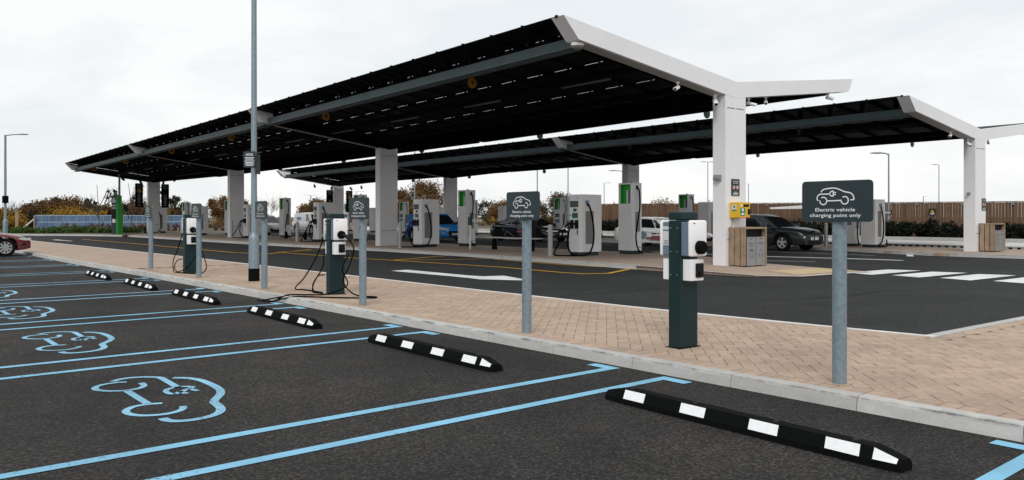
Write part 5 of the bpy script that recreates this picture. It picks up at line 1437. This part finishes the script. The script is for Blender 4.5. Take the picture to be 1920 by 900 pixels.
for x0, x1, z0, z1 in ((.05, .32, .60, .66), (.36, .5, .61, .65), (.6, .9, .60, .63), (-.1, .9, .29, .31)): mb.frect(x0, x1, z0, z1, f)
mb.build('dark_print', 'letter_dark', wc)
# black car
bc = car('parked_car', 'black saloon with small red and white lettering behind the middle sign', 'car', (28.05, 33.65, 0), S, 4.35, 1.70, 'paint_black', (.80, 3.50), .33,
    [(0, .86), (.3, .92), (1.5, .86), (2.7, .82), (3.1, .82), (3.6, .74), (4.1, .62), (4.35, .46)],
    [(.08, .75, 1.10, .50), (.6, 1.1, 1.22, .56), (1.3, 1.5, 1.29, .58), (2.0, 1.9, 1.30, .58), (2.7, 2.2, 1.27, .57), (3.2, 2.4, 1.22, .53)],
    dict(side_glass=[(.20, .46), (.48, .72), (.74, .90)], sx=1.2, rim='tyre', head_z=(.53, .60), head_y=(.45, .93), plate_z=.36, seams=[1.3, 2.2, 3.05], grille=(.30, .42)))
f = ((0, -.86, 0), (1, 0, 0), (0, 0, 1))
mb = MB(); mb.frect(-.05, .5, .46, .58, f); mb.build('red_print', 'decal_pink', bc)
mb = MB(); mb.frect(0, .25, .64, .69, f); mb.build('white_print', 'letter_grey', bc); mb = MB(); mb.frect(.1, .45, .33, .36, f); mb.build('white_print', 'letter_grey', bc)
mb = MB(); mb.stroke([(-1.15, .30), (-.9, .52), (-.35, .28)], .02, f); mb.build('white_print', 'letter_grey', bc)
# blue van
bv = car('parked_van', 'bright blue van parked beyond the second rapid charger', 'van', (24.25, 36.95, 0), S, 3.75, 1.62, 'paint_blue', (.72, 2.98), .31,
    [(0, .92), (.4, .95), (2.2, .90), (2.7, .88), (3.1, .82), (3.45, .72), (3.65, .60), (3.75, .50)],
    [(.03, .06, 1.42, .60), (.6, .6, 1.46, .62), (1.2, 1.2, 1.47, .62), (1.8, 1.75, 1.46, .62), (2.35, 2.05, 1.43, .60), (2.85, 2.2, 1.39, .57)],
    dict(side_glass=[(.66, .90)], trim=True, head_z=(.60, .72), head_y=(.52, .96), plate_z=.34, tail_in=.05, grille=(.42, .56), seams=[1.3, 2.3], mirror='trim_black'))
# silver car, mostly hidden
car('parked_car', 'silver car with black bumper behind the sign next to the lamp post', 'car', (21.95, 54.55, 0), S, 4.0, 1.66, 'paint_silver', (.72, 3.2), .31,
    [(0, .86), (.4, .92), (2.2, .86), (2.9, .88), (3.3, .84), (3.7, .74), (3.9, .62), (4.0, .52)],
    [(.1, .35, 1.30, .54), (.6, .75, 1.38, .57), (1.3, 1.3, 1.41, .58), (2.0, 1.8, 1.40, .58), (2.5, 2.1, 1.36, .57), (2.95, 2.35, 1.30, .54)],
    dict(side_glass=[(.14, .42), (.45, .70), (.72, .9)], trim=True, head_z=(.58, .68), grille=(.36, .52)))
# white panel van
wv = car('parked_van', 'white panel van with small blue logo beside the third power post', 'van', (26.9, 57.4, 0), S, 4.4, 1.75, 'paint_white', (.85, 3.5), .33,
    [(0, .95), (.4, .95), (2.8, .92), (3.2, .92), (3.7, .84), (4.1, .72), (4.4, .56)],
    [(.03, .12, 1.42, .66), (.5, .5, 1.55, .68), (1.2, 1.2, 1.58, .68), (2.0, 2.0, 1.57, .68), (2.8, 2.5, 1.54, .66), (3.4, 2.7, 1.48, .62)],
    dict(side_glass=[(.70, .92)], tail_in=.04, trim=True, head_z=(.62, .74), seams=[1.5, 2.7]))
f = ((0, -.80, 0), (1, 0, 0), (0, -.0, 1)); mb = MB(); f = ((-1.2, -.815, 1.18), (1, 0, 0), (0, .22, 1)); mb.frect(-.15, .45, -.09, .09, f); mb.build('blue_logo', 'decal_blue', wv)
# red hatchback at the left edge
rc = car('parked_car', 'dark red hatchback nosing up to the kerb at the left edge', 'car', (2.52, 31.85, 0), 0.0, 4.1, 1.70, 'paint_red', (.75, 3.36), .30,
    [(0, .86), (.4, .90), (1.6, .84), (2.5, .80), (2.8, .80), (3.3, .74), (3.8, .66), (4.0, .58), (4.1, .50)],
    [(.1, .4, 1.26, .54), (.6, .8, 1.33, .57), (1.3, 1.3, 1.36, .58), (1.9, 1.7, 1.35, .58), (2.4, 1.95, 1.31, .57), (2.85, 2.15, 1.25, .54)],
    dict(side_glass=[(.14, .42), (.45, .68), (.70, .9)], spokes=9, spoke_w=.13, head_z=(.52, .60), head_y=(.76, .95), nose_round=.6, nose_in=.22, seams=[1.2, 2.5]))
for s in (1, -1):
    mb = MB(); mb.box(1.55, 1.9, min(s * .70, s * .80), max(s * .70, s * .80), .36, .43, .02); mb.build('bumper_strip', 'trim_black', rc)

# ================================================================== PERSON standing behind the middle sign
def person():
    t = thing('person', 'person in dark clothes standing behind the middle sign beside the black car', 'person', (20.75, 24.75, 0), R(200))
    V = []; E_ = []; RAD = []
    def v(p, r, link_=None):
        V.append(p); RAD.append(r); i = len(V) - 1
        if link_ is not None: E_.append((link_, i))
        return i
    root = v((0, 0, .86), .145); sp = v((0, .01, 1.05), .135, root); ch = v((0, .01, 1.24), .155, sp); nb = v((0, 0, 1.37), .07, ch)
    nk = v((0, -.01, 1.43), .052, nb); h1 = v((0, -.02, 1.50), .075, nk); h2 = v((0, -.02, 1.57), .088, h1); h3 = v((0, -.01, 1.64), .07, h2)
    ns = v((0, -.115, 1.545), .014, h2)
    for s in (-1, 1):
        v((s * .093, 0, 1.55), .016, h2)
        hp = v((s * .09, 0, .82), .10, root); kn = v((s * .10, -.02, .45), .065, hp); an = v((s * .105, .01, .09), .042, kn); ft = v((s * .11, -.08, .045), .042, an); v((s * .115, -.17, .035), .035, ft)
        sh = v((s * .19, .01, 1.31), .065, ch); el = v((s * .245, .02, 1.05), .045, sh); wr = v((s * .25, -.04, .83), .028, el)
        pm = v((s * .25, -.055, .76), .030, wr)
        for q, (dx, ln) in enumerate(((-.024, .062), (-.008, .072), (.008, .068), (.024, .052))):
            k = v((s * .25, -.055 + dx, .72), .010, pm); v((s * (.25 - .012), -.055 + dx - .006, .72 - ln), .008, k)
        th = v((s * .235, -.085, .745), .010, pm); v((s * .228, -.095, .705), .008, th)
    me = bpy.data.meshes.new('body'); me.from_pydata(V, E_, []); me.update()
    me.materials.append(MATS['cloth_black'])
    o = link('body', me, t)
    o.modifiers.new('skin', 'SKIN'); sub = o.modifiers.new('sub', 'SUBSURF'); sub.levels = 1; sub.render_levels = 1
    for i, sv in enumerate(me.skin_vertices[0].data): sv.radius = (RAD[i], RAD[i]); sv.use_root = (i == 0)
    # skin tone above the collar and at the hands, cloth elsewhere, by height on the body
    m = bpy.data.materials.new('person_body'); m.use_nodes = True; N, L_ = m.node_tree.nodes, m.node_tree.links
    b = N['Principled BSDF']; b.inputs['Roughness'].default_value = .8
    tcn = N.new('ShaderNodeTexCoord'); sp_ = N.new('ShaderNodeSeparateXYZ'); L_.new(tcn.outputs['Object'], sp_.inputs[0])
    rp = N.new('ShaderNodeValToRGB'); rp.color_ramp.interpolation = 'CONSTANT'
    rp.color_ramp.elements[0].color = (.009, .009, .010, 1); rp.color_ramp.elements[1].position = .70; rp.color_ramp.elements[1].color = (.38, .22, .16, 1)
    dv = N.new('ShaderNodeMath'); dv.operation = 'DIVIDE'; dv.inputs[1].default_value = 2.0; L_.new(sp_.outputs['Z'], dv.inputs[0]); L_.new(dv.outputs[0], rp.inputs['Fac'])
    L_.new(rp.outputs['Color'], b.inputs['Base Color']); me.materials[0] = m
    mb = MB(); mb.lathe([(.001, .105), (.06, .09), (.095, .03), (.098, -.04), (.08, -.07)], (0, .015, 1.60), 'z', 14); mb.build('hair', 'hair_dark', t, smooth=60)
person()

# ================================================================== FENCE, HEDGE, FAR THINGS
ft = interp([(6, 1.96), (20, 2.02), (45, 2.22)])
t = thing('timber_fence', 'long brown timber fence behind the dark hedge on the right', 'fence', (44, 20, .2))
mb = MB(); y = -14.0; rs = random.Random(3)
while y < 46:
    w = .145; dz = rs.uniform(-.008, .008); x = rs.uniform(0, .012)
    mb.box(x, x + .02, y - 20, y - 20 + w - .012, 0, ft(y) - .2 + dz); y += w
mb.build('boards', 'fence_wood', t, kind='stuff')
mb = MB()
for a, b in ((-14, 20), (20, 45.9)): mb.loft([[(-.03, y - 20, ft(y) - .2 + z0) for z0 in (.012, .05)] + [(.07, y - 20, ft(y) - .2 + z0) for z0 in (.05, .012)] for y in (a, b)])
mb.build('capping', 'fence_wood', t)
y = -13.7
while y < 46:
    mb = MB(); mb.box(-.07, -.005, y - 20 - .05, y - 20 + .05, ft(y) - .33, ft(y) - .15); mb.build('post_cap', 'vent_grey', t); y += 2.3
t = thing('warning_sign', 'dark warning sign with yellow triangle on the timber fence', 'sign', (43.93, 20.02, 1.54))
mb = MB(); mb.prism(rrect(-.16, .16, -.18, .18, .02), 'x', 0, .015); mb.build('plate', 'sign_green', t)
f = ((-.004, 0, 0), (0, -1, 0), (0, 0, 1)); mb = MB(); mb.fpoly([(-.10, -.03), (.10, -.03), (0, .13)], f); mb.build('triangle', 'aed_yellow', t)
mb = MB(); mb.frect(-.006, .006, .01, .07, ((-.006, 0, 0), (0, -1, 0), (0, 0, 1))); mb.frect(-.006, .006, -.012, 0, ((-.006, 0, 0), (0, -1, 0), (0, 0, 1))); mb.build('mark', 'letter_dark', t)
mb = MB(); mb.frect(-.1, .1, -.09, -.06, f); mb.frect(-.1, .1, -.13, -.105, f); mb.build('lettering', 'letter_white', t)
t = thing('height_bar', 'thin pale horizontal bar before the fence above the dark crossover', 'barrier', (43.2, 28.1, .2))
mb = MB(); mb.loft([[(-.05, y, z), (-.05, y, z + h), (.05, y, z + h), (.05, y, z)] for y, z, h in ((-2.2, 1.56, .24), (1.15, 1.55, .10))]); mb.build('bar', 'soft_white', t)
mb = MB(); mb.cyl((0, -1.6, 0), (0, -1.6, 1.56), .06, n=10); mb.build('post', 'vent_grey', t)

def leaf_mesh(name, clusters, m, size, per, seed, flat=1.0, aspect=1.0):
    """many small leaf faces gathered round cluster centres"""
    r = random.Random(seed); mb = MB(); V = []; Fc = []
    for c, rad in clusters:
        for _ in range(per):
            while True:
                p = Vector((r.uniform(-1, 1), r.uniform(-1, 1), r.uniform(-1, 1)))
                if p.length < 1: break
            p = p * (0.35 + 0.65 * r.random()); q = Vector(c) + Vector((p.x * rad, p.y * rad, p.z * rad * flat))
            a = Vector((r.gauss(0, 1), r.gauss(0, 1), r.gauss(0, 1))).normalized(); b = a.orthogonal().normalized(); b.rotate(Matrix.Rotation(r.uniform(0, 6.28), 3, a)); e = a.cross(b)
            s = size * r.uniform(.6, 1.3); o = len(V)
            V += [q - b * s, q + e * s * .55 * aspect, q + b * s, q - e * s * .55 * aspect]; Fc.append((o, o + 1, o + 2, o + 3))
    mb.add(V, Fc); return mb.mesh(name, m)
def trunk_mesh(h, w, seed, limbs=7, top=.75, spread=.6, thick=.022):
    r = random.Random(seed); mb = MB()
    mb.tube([(0, 0, -.1), (r.uniform(-.1, .1) * w, r.uniform(-.1, .1) * w, h * .3), (r.uniform(-.1, .1) * w, 0, h * top)], lambda u: h * thick * (1 - .75 * u) + .012, 7)
    tips = []
    for i in range(limbs):
        a = i * 2.4 + r.uniform(-.4, .4); z0 = h * r.uniform(.22, .55); l = w * spread * r.uniform(.6, 1.0); z1 = z0 + h * r.uniform(.2, .45)
        p = (math.cos(a) * l, math.sin(a) * l, min(z1, h * .97)); tips.append(p)
        mb.tube([(0, 0, z0), (p[0] * .45, p[1] * .45, z0 + (p[2] - z0) * .4), p], lambda u: h * .009 * (1 - .8 * u) + .006, 5, sub=3)
        for k in range(3):
            b = a + r.uniform(-.9, .9); q = (p[0] * .6 + math.cos(b) * l * .4, p[1] * .6 + math.sin(b) * l * .4, z0 + (p[2] - z0) * .6 + h * r.uniform(.05, .22)); tips.append(q)
            mb.tube([(p[0] * .45, p[1] * .45, z0 + (p[2] - z0) * .4), q], lambda u: h * .005 * (1 - .8 * u) + .004, 4, smooth=False)
    return mb.mesh('trunk', 'bark'), tips
def tree(name, label, loc, h, w, m, seed, per=210, n=44, leaf=.10, low=.18, group=None, cat='tree', dens_top=1.0, m2=None):
    t = thing(name, label, cat, loc, R(seed * 37 % 360), group)
    tm, tips = trunk_mesh(h, w, seed); link('trunk', tm, t)
    r = random.Random(seed + 100); cl = []
    for i in range(n):
        a = r.uniform(0, 6.28); u = r.random(); z = h * (low + (1 - low) * u)
        prof = math.sin(math.pi * min(.97, (.18 + .80 * u))) ** .6
        d = w * .5 * prof * math.sqrt(r.random()) ; cl.append(((math.cos(a) * d, math.sin(a) * d, min(z, h * .93)), w * r.uniform(.13, .24)))
    for p in tips[:12]: cl.append((p, w * r.uniform(.08, .14)))
    if m2:
        k = len(cl) // 2
        link('crown', leaf_mesh('crown', cl[:k], m, leaf, per, seed), t); link('crown', leaf_mesh('crown', cl[k:], m2, leaf, per, seed + 1), t)
    else: link('crown', leaf_mesh('crown', cl, m, leaf, per, seed), t)
    return t
def bare_tree(name, label, loc, h, w, seed, m='leaf_tan', leaves=0, twigs=90, group=None, cat='tree', dark=None):
    t = thing(name, label, cat, loc, R(seed * 53 % 360), group)
    r = random.Random(seed); tm, tips = trunk_mesh(h, w, seed, limbs=6, top=.95, thick=.0065); link('trunk', tm, t)
    mb = MB()
    for i in range(twigs):
        p = Vector(r.choice(tips)); a = r.uniform(0, 6.28); l = w * r.uniform(.12, .3); q = p + Vector((math.cos(a) * l * .7, math.sin(a) * l * .7, l * r.uniform(.2, 1.2)))
        p0 = p * r.uniform(.7, 1.0); mb.cyl(p0, q, .014, .006, 4, cap=False)
    mb.build('twigs', 'bark' if m != 'leaf_tan' else 'leaf_tan', t)
    if leaves:
        cl = [(tuple(Vector(p) * r.uniform(.85, 1.02)), w * .10) for p in r.sample(tips, min(len(tips), 14))]
        link('crown', leaf_mesh('crown', cl, dark or 'leaf_brown', .13, leaves, seed), t)
    return t

# trees at the far left, behind the panel row
G1 = 'autumn trees and bushes along the far hedgerow'
HZ = .05
tree('autumn_tree', 'low golden bush at the left edge behind the street lamp', (10.6, 92, HZ), 1.75, 4.5, 'leaf_yellow', 11, group=G1)
tree('autumn_tree', 'dark green and brown bush right of the leftmost street lamp', (13.9, 97.6, HZ), 2.2, 4.2, 'leaf_brown', 12, group=G1, m2='leaf_dark')
bare_tree('bare_tree', 'small bare twiggy tree just right of the leftmost street lamp', (13.0, 99.0, HZ), 2.8, 2.6, 13, m='dark', group=G1)
tree('autumn_tree', 'brown tree left of the big orange tree, behind the panel row', (16.3, 101.2, HZ), 2.6, 5.0, 'leaf_brown', 14, group=G1, m2='leaf_orange')
tree('autumn_tree', 'big orange tree above the left part of the panel row', (19.0, 100.6, HZ), 3.05, 5.2, 'leaf_orange', 15, group=G1, m2='leaf_brown', per=190)
tree('autumn_tree', 'yellow bush below the big orange tree at the panel row', (17.4, 96.6, HZ), 1.75, 6, 'leaf_yellow', 16, group=G1)
tree('autumn_tree', 'orange bush left of the green totem', (22.8, 103.0, HZ), 2.35, 3.2, 'leaf_orange', 17, group=G1, m2='leaf_brown')
tree('autumn_tree', 'rounded orange tree right of the green totem', (25.5, 101.5, HZ), 2.75, 5.2, 'leaf_orange', 18, group=G1, m2='leaf_brown')
tree('autumn_tree', 'orange bush behind the far column with boards', (28.6, 98.6, HZ), 2.1, 5, 'leaf_orange', 19, group=G1, m2='leaf_yellow')
tree('autumn_tree', 'dark leafy tree right of the far column with boards', (27.4, 92.5, HZ), 3.4, 2.2, 'leaf_dark', 20, group=G1, per=30)
tree('autumn_tree', 'tall orange brown tree behind the third canopy column', (35.4, 99.3, HZ), 3.5, 5, 'leaf_orange', 21, group=G1, m2='leaf_brown')
tree('autumn_tree', 'orange tree between the white van and a rapid charger', (43.4, 92.0, HZ), 3.0, 4.6, 'leaf_orange', 22, group=G1, m2='leaf_brown')
bare_tree('bare_tree', 'pale bare tree behind the sign beside the lamp post', (37.5, 91.5, HZ), 3.1, 4.6, 23, group=G1, twigs=160)
bare_tree('bare_tree', 'flat topped pale bare tree above the middle green post', (45.5, 92.0, HZ), 3.0, 4.6, 24, group=G1, twigs=200)
tree('autumn_tree', 'large orange brown tree behind the blue van, tallest of the trees', (53.8, 84.6, HZ), 5.1, 7.6, 'leaf_orange', 25, group=G1, m2='leaf_brown', n=60, per=240)
tree('autumn_tree', 'thin orange tree left of the large one, by the thick column', (49.6, 82.2, HZ), 3.0, 3.4, 'leaf_orange', 26, group=G1)
tree('autumn_tree', 'dark green tree left of the middle sign', (63.0, 84.2, HZ), 3.1, 4.4, 'leaf_dark', 27, group=G1, per=60)
tree('autumn_tree', 'orange tree touching the left side of the middle sign', (61.8, 79.2, HZ), 3.0, 4, 'leaf_orange', 28, group=G1)
tree('autumn_tree', 'dark brown tree between the middle sign and the nearest charger', (64.0, 72.0, HZ), 3.7, 5.4, 'leaf_brown', 29, group=G1, m2='leaf_dark')
tree('autumn_tree', 'brown bush right of the nearest rapid charger behind the fence', (68.6, 66.0, HZ), 2.6, 3.0, 'leaf_brown', 30, group=G1)
bare_tree('bare_tree', 'slender bare tree beyond the fence, left of the tallest power post', (68.3, 67.0, HZ), 3.3, 2.2, 31, group=G1, twigs=110)
tree('autumn_tree', 'pale tan tree top beyond the fence right of the tallest power post', (72.4, 63.6, HZ), 3.15, 4.4, 'leaf_tan', 32, group=G1, per=30)
bare_tree('bare_tree', 'slender bare tree beyond the fence, left of the nearest column', (72.6, 57.0, HZ), 3.2, 2, 33, group=G1, twigs=100)
# low hedgerow between the trees: one unbroken mass
r = random.Random(5); cl = []; cl2 = []
for i in range(230):
    u = i / 229; x = 8 + u * 58; y = 101 - u * 27 + r.uniform(-1.5, 1.5)
    (cl if r.random() < .6 else cl2).append(((x, y, r.uniform(.1, .75)), r.uniform(.6, .95)))
o = link('hedgerow', leaf_mesh('hedgerow', cl, 'leaf_brown', .13, 80, 51)); tag(o, 'low brown hedgerow running behind the chargers in the distance', 'hedge', kind='stuff')
o = link('hedgerow', leaf_mesh('hedgerow', cl2, 'leaf_yellow', .13, 80, 52)); tag(o, 'golden leaved part of the distant low hedgerow', 'hedge', kind='stuff')
# dark clipped hedge before the fence
r = random.Random(6); cl = []
for i in range(1350):
    y = -13.2 + i * .0437; cl.append(((41.6 + r.uniform(0, 1.4), y, .26 + r.uniform(.02, .58) + (.14 if r.random() < .08 else 0)), r.uniform(.24, .36)))
o = link('hedge', leaf_mesh('hedge', cl, 'leaf_hedge', .075, 120, 61)); tag(o, 'dark evergreen hedge at the foot of the timber fence', 'hedge', kind='stuff')
# planting on the verge
r = random.Random(8); cl = []; cl2 = []
for i in range(240):
    u = r.random(); x = 8.8 + u * 8.5; y = 69.2 - u * 4.2 + r.uniform(-.2, 3.4)
    cl.append(((x, y, .10 + r.uniform(0, .26)), r.uniform(.2, .42)))
for i in range(110):
    u = r.random(); x = 13.4 + u * 12; y = 74.0 - u * 2 + r.uniform(-2.4, 2.4)
    cl2.append(((x, y, .15 + r.uniform(0, .45)), r.uniform(.2, .4)))
o = link('ground_cover', leaf_mesh('ground_cover', cl, 'leaf_green', .085, 45, 71)); tag(o, 'low green ground cover on the verge beyond the bend', 'planting', kind='stuff')
o = link('ground_cover', leaf_mesh('ground_cover', cl2, 'leaf_pink', .085, 45, 72)); tag(o, 'pinkish brown low planting before the panel row', 'planting', kind='stuff')
bare_tree('sapling', 'slender young tree with a few dark leaves left of the totem', (15.6, 73.5, .08), 4.0, 2.2, 41, m='dark', leaves=10, twigs=26, dark='leaf_dark', group='young trees on the verge')
bare_tree('sapling', 'young tree with dark leaves just left of the far column', (18.6, 76.5, .08), 4.3, 2.4, 42, m='dark', leaves=22, twigs=30, dark='leaf_dark', group='young trees on the verge')
bare_tree('sapling', 'young tree with dark leaves right of the far column boards', (21.4, 75.8, .08), 3.9, 2.4, 43, m='dark', leaves=26, twigs=30, dark='leaf_dark', group='young trees on the verge')
t = thing('wooden_post', 'short brown timber post left of the panel row', 'post', (9.5, 71.0, .08))
mb = MB(); mb.box(-.1, .1, -.1, .1, 0, 1.5, .01); mb.build('post', 'larch_wood', t)
mb = MB(); mb.prism([(-.1, 1.5), (.1, 1.5), (0, 1.56)], 'y', -.1, .1); mb.build('cap', 'larch_wood', t)

# row of ground mounted panels at the far left
A = Vector((12.69, 84.5, 0)); B = Vector((25.8, 82.1, 0)); ux = (B - A).normalized()
t = thing('panel_row', 'long low row of blue solar panels in pale frames on the far verge', 'solar panels', (A.x, A.y, .08), math.atan2(ux.y, ux.x))
Ln = (B - A).length; nc = 24; w = Ln / nc; tl = R(62)
for i in range(nc):
    for k in range(2):
        mb = MB(); c, s_ = math.cos(tl), math.sin(tl); h0, h1 = .02 + k * .69, .02 + k * .69 + .66
        x0, x1 = i * w + .03, (i + 1) * w - .03; j = random.uniform(-.03, .03)
        mb.add([(x0, h0 * c, .08 + h0 * s_), (x1, h0 * c, .08 + h0 * s_), (x1, h1 * c + j, .08 + h1 * s_), (x0, h1 * c - j, .08 + h1 * s_)], [(0, 1, 2, 3)])
        mb.build('panel', 'array_glass', t)
mb = MB(); c, s_ = math.cos(tl), math.sin(tl)
for h in (0, .69, 1.385): mb.loft([[(x, h * c - .01, .08 + h * s_), (x, h * c - .01 + .03, .08 + h * s_ + .045), (x, h * c + .03, .08 + h * s_ + .03), (x, h * c + .02, .08 + h * s_ - .02)] for x in (0, Ln)])
for i in range(nc + 1): 
    x = i * w; mb.loft([[(x - .011, h * c - .008, .08 + h * s_), (x + .011, h * c - .008, .08 + h * s_), (x + .011, h * c + .03, .08 + h * s_ - .01), (x - .011, h * c + .03, .08 + h * s_ - .01)] for h in (0, 1.38)])
mb.build('frame', 'array_frame', t)
mb = MB(); mb.cyl((-.05, .6, 1.0), (-1.1, -.3, 0), .07, n=8); mb.build('strut', 'pale_concrete', t)
mb = MB(); mb.box(-.10, -.01, .0, .75, 0, 1.32); mb.build('end_board', 'larch_wood', t)

# ------------------------------------------------------------------ street lamps further off
AR = math.atan2(-.623, .782)              # level arm, seen broadside
l0 = lamp_post('lamp_post', 'street lamp at the far left edge with a long arm to the right', (8.19, 66.35, .08), 6.85, .16, 1.0, .07, [(AR, 1.0)], n=16)
mb = MB(); mb.box(-.18, .18, -.14, .14, 2.15, 2.65, .02); mb.build('control_box', 'dark_steel', l0)
lamp_post('lamp_post', 'pale lamp pole rising behind the green totem', (14.75, 63.2, .08), 4.75, .15, 1.0, .065, [(AR, 1.0)], n=16)
l2 = lamp_post('lamp_post', 'slim lamp post with a notice in front of the timber fence, right', (45.6 - 3.6, 23.16 - 1.8, .26), 4.3, .07, 1.0, .035, [(AR + math.pi, .35)], n=12)
f = plate(l2, (-.05, .02, 1.25), (.35, -1, 0), .38, .24)
mb = MB(); fit_text(mb, 'NOTICE', 0, .06, .2, .04, f)
for y, w_ in ((.0, .28), (-.05, .26)): mb.frect(-w_ / 2, w_ / 2, y - .008, y + .008, f)
mb.build('lettering', 'letter_white', l2)
gl = 'distant street lamps beyond the site'
for lab, x, y, h, heads in [('distant lamp post above the fence, left of the second column', 110, 49.3, 8, [(AR + math.pi, .3)]), ('distant lamp post left of the nearest column', 82.3, 64.6, 8, [(AR, .25), (AR + math.pi, .25)]),
                            ('distant lamp post right of the nearest column above the yellow box', 144.2, 102.8, 8, [(AR + math.pi, .5)]), ('distant lamp post right of the nearest rapid charger', 117.1, 117.5, 8, [(AR, .8)]),
                            ('distant lamp post with an arm, left of the third sign', 105.1, 198.8, 8, [(AR, 1.6)]), ('distant lamp post with two arms above the white van', 112.3, 242.5, 8, [(AR, 1.6), (AR + math.pi, 1.6)]),
                            ('tiny distant lamp post above the fence by the warning sign', 276.6, 129, 8, [(AR, .8)]), ('thin lamp pole rising behind the middle sign into the canopy', 48.5, 57.2, 8, [(AR, .6)]),
                            ('thin lamp pole rising behind the nearest rapid charger', 54.1, 59.2, 8, [(AR, .6)]), ('thin lamp pole rising behind the second rapid charger', 41.4, 66.7, 8, [(AR, .6)]),
                            ('lamp post with a left arm beside the second canopy column', 50.3, 48.3, 5.1, [(AR + math.pi, .55)])]:
    d = math.hypot(x, y); k = max(1, d / 110)
    lamp_post('street_lamp', lab, (x, y, .0), h, .075 * k, .9, .045 * k, heads, group=gl, n=8)
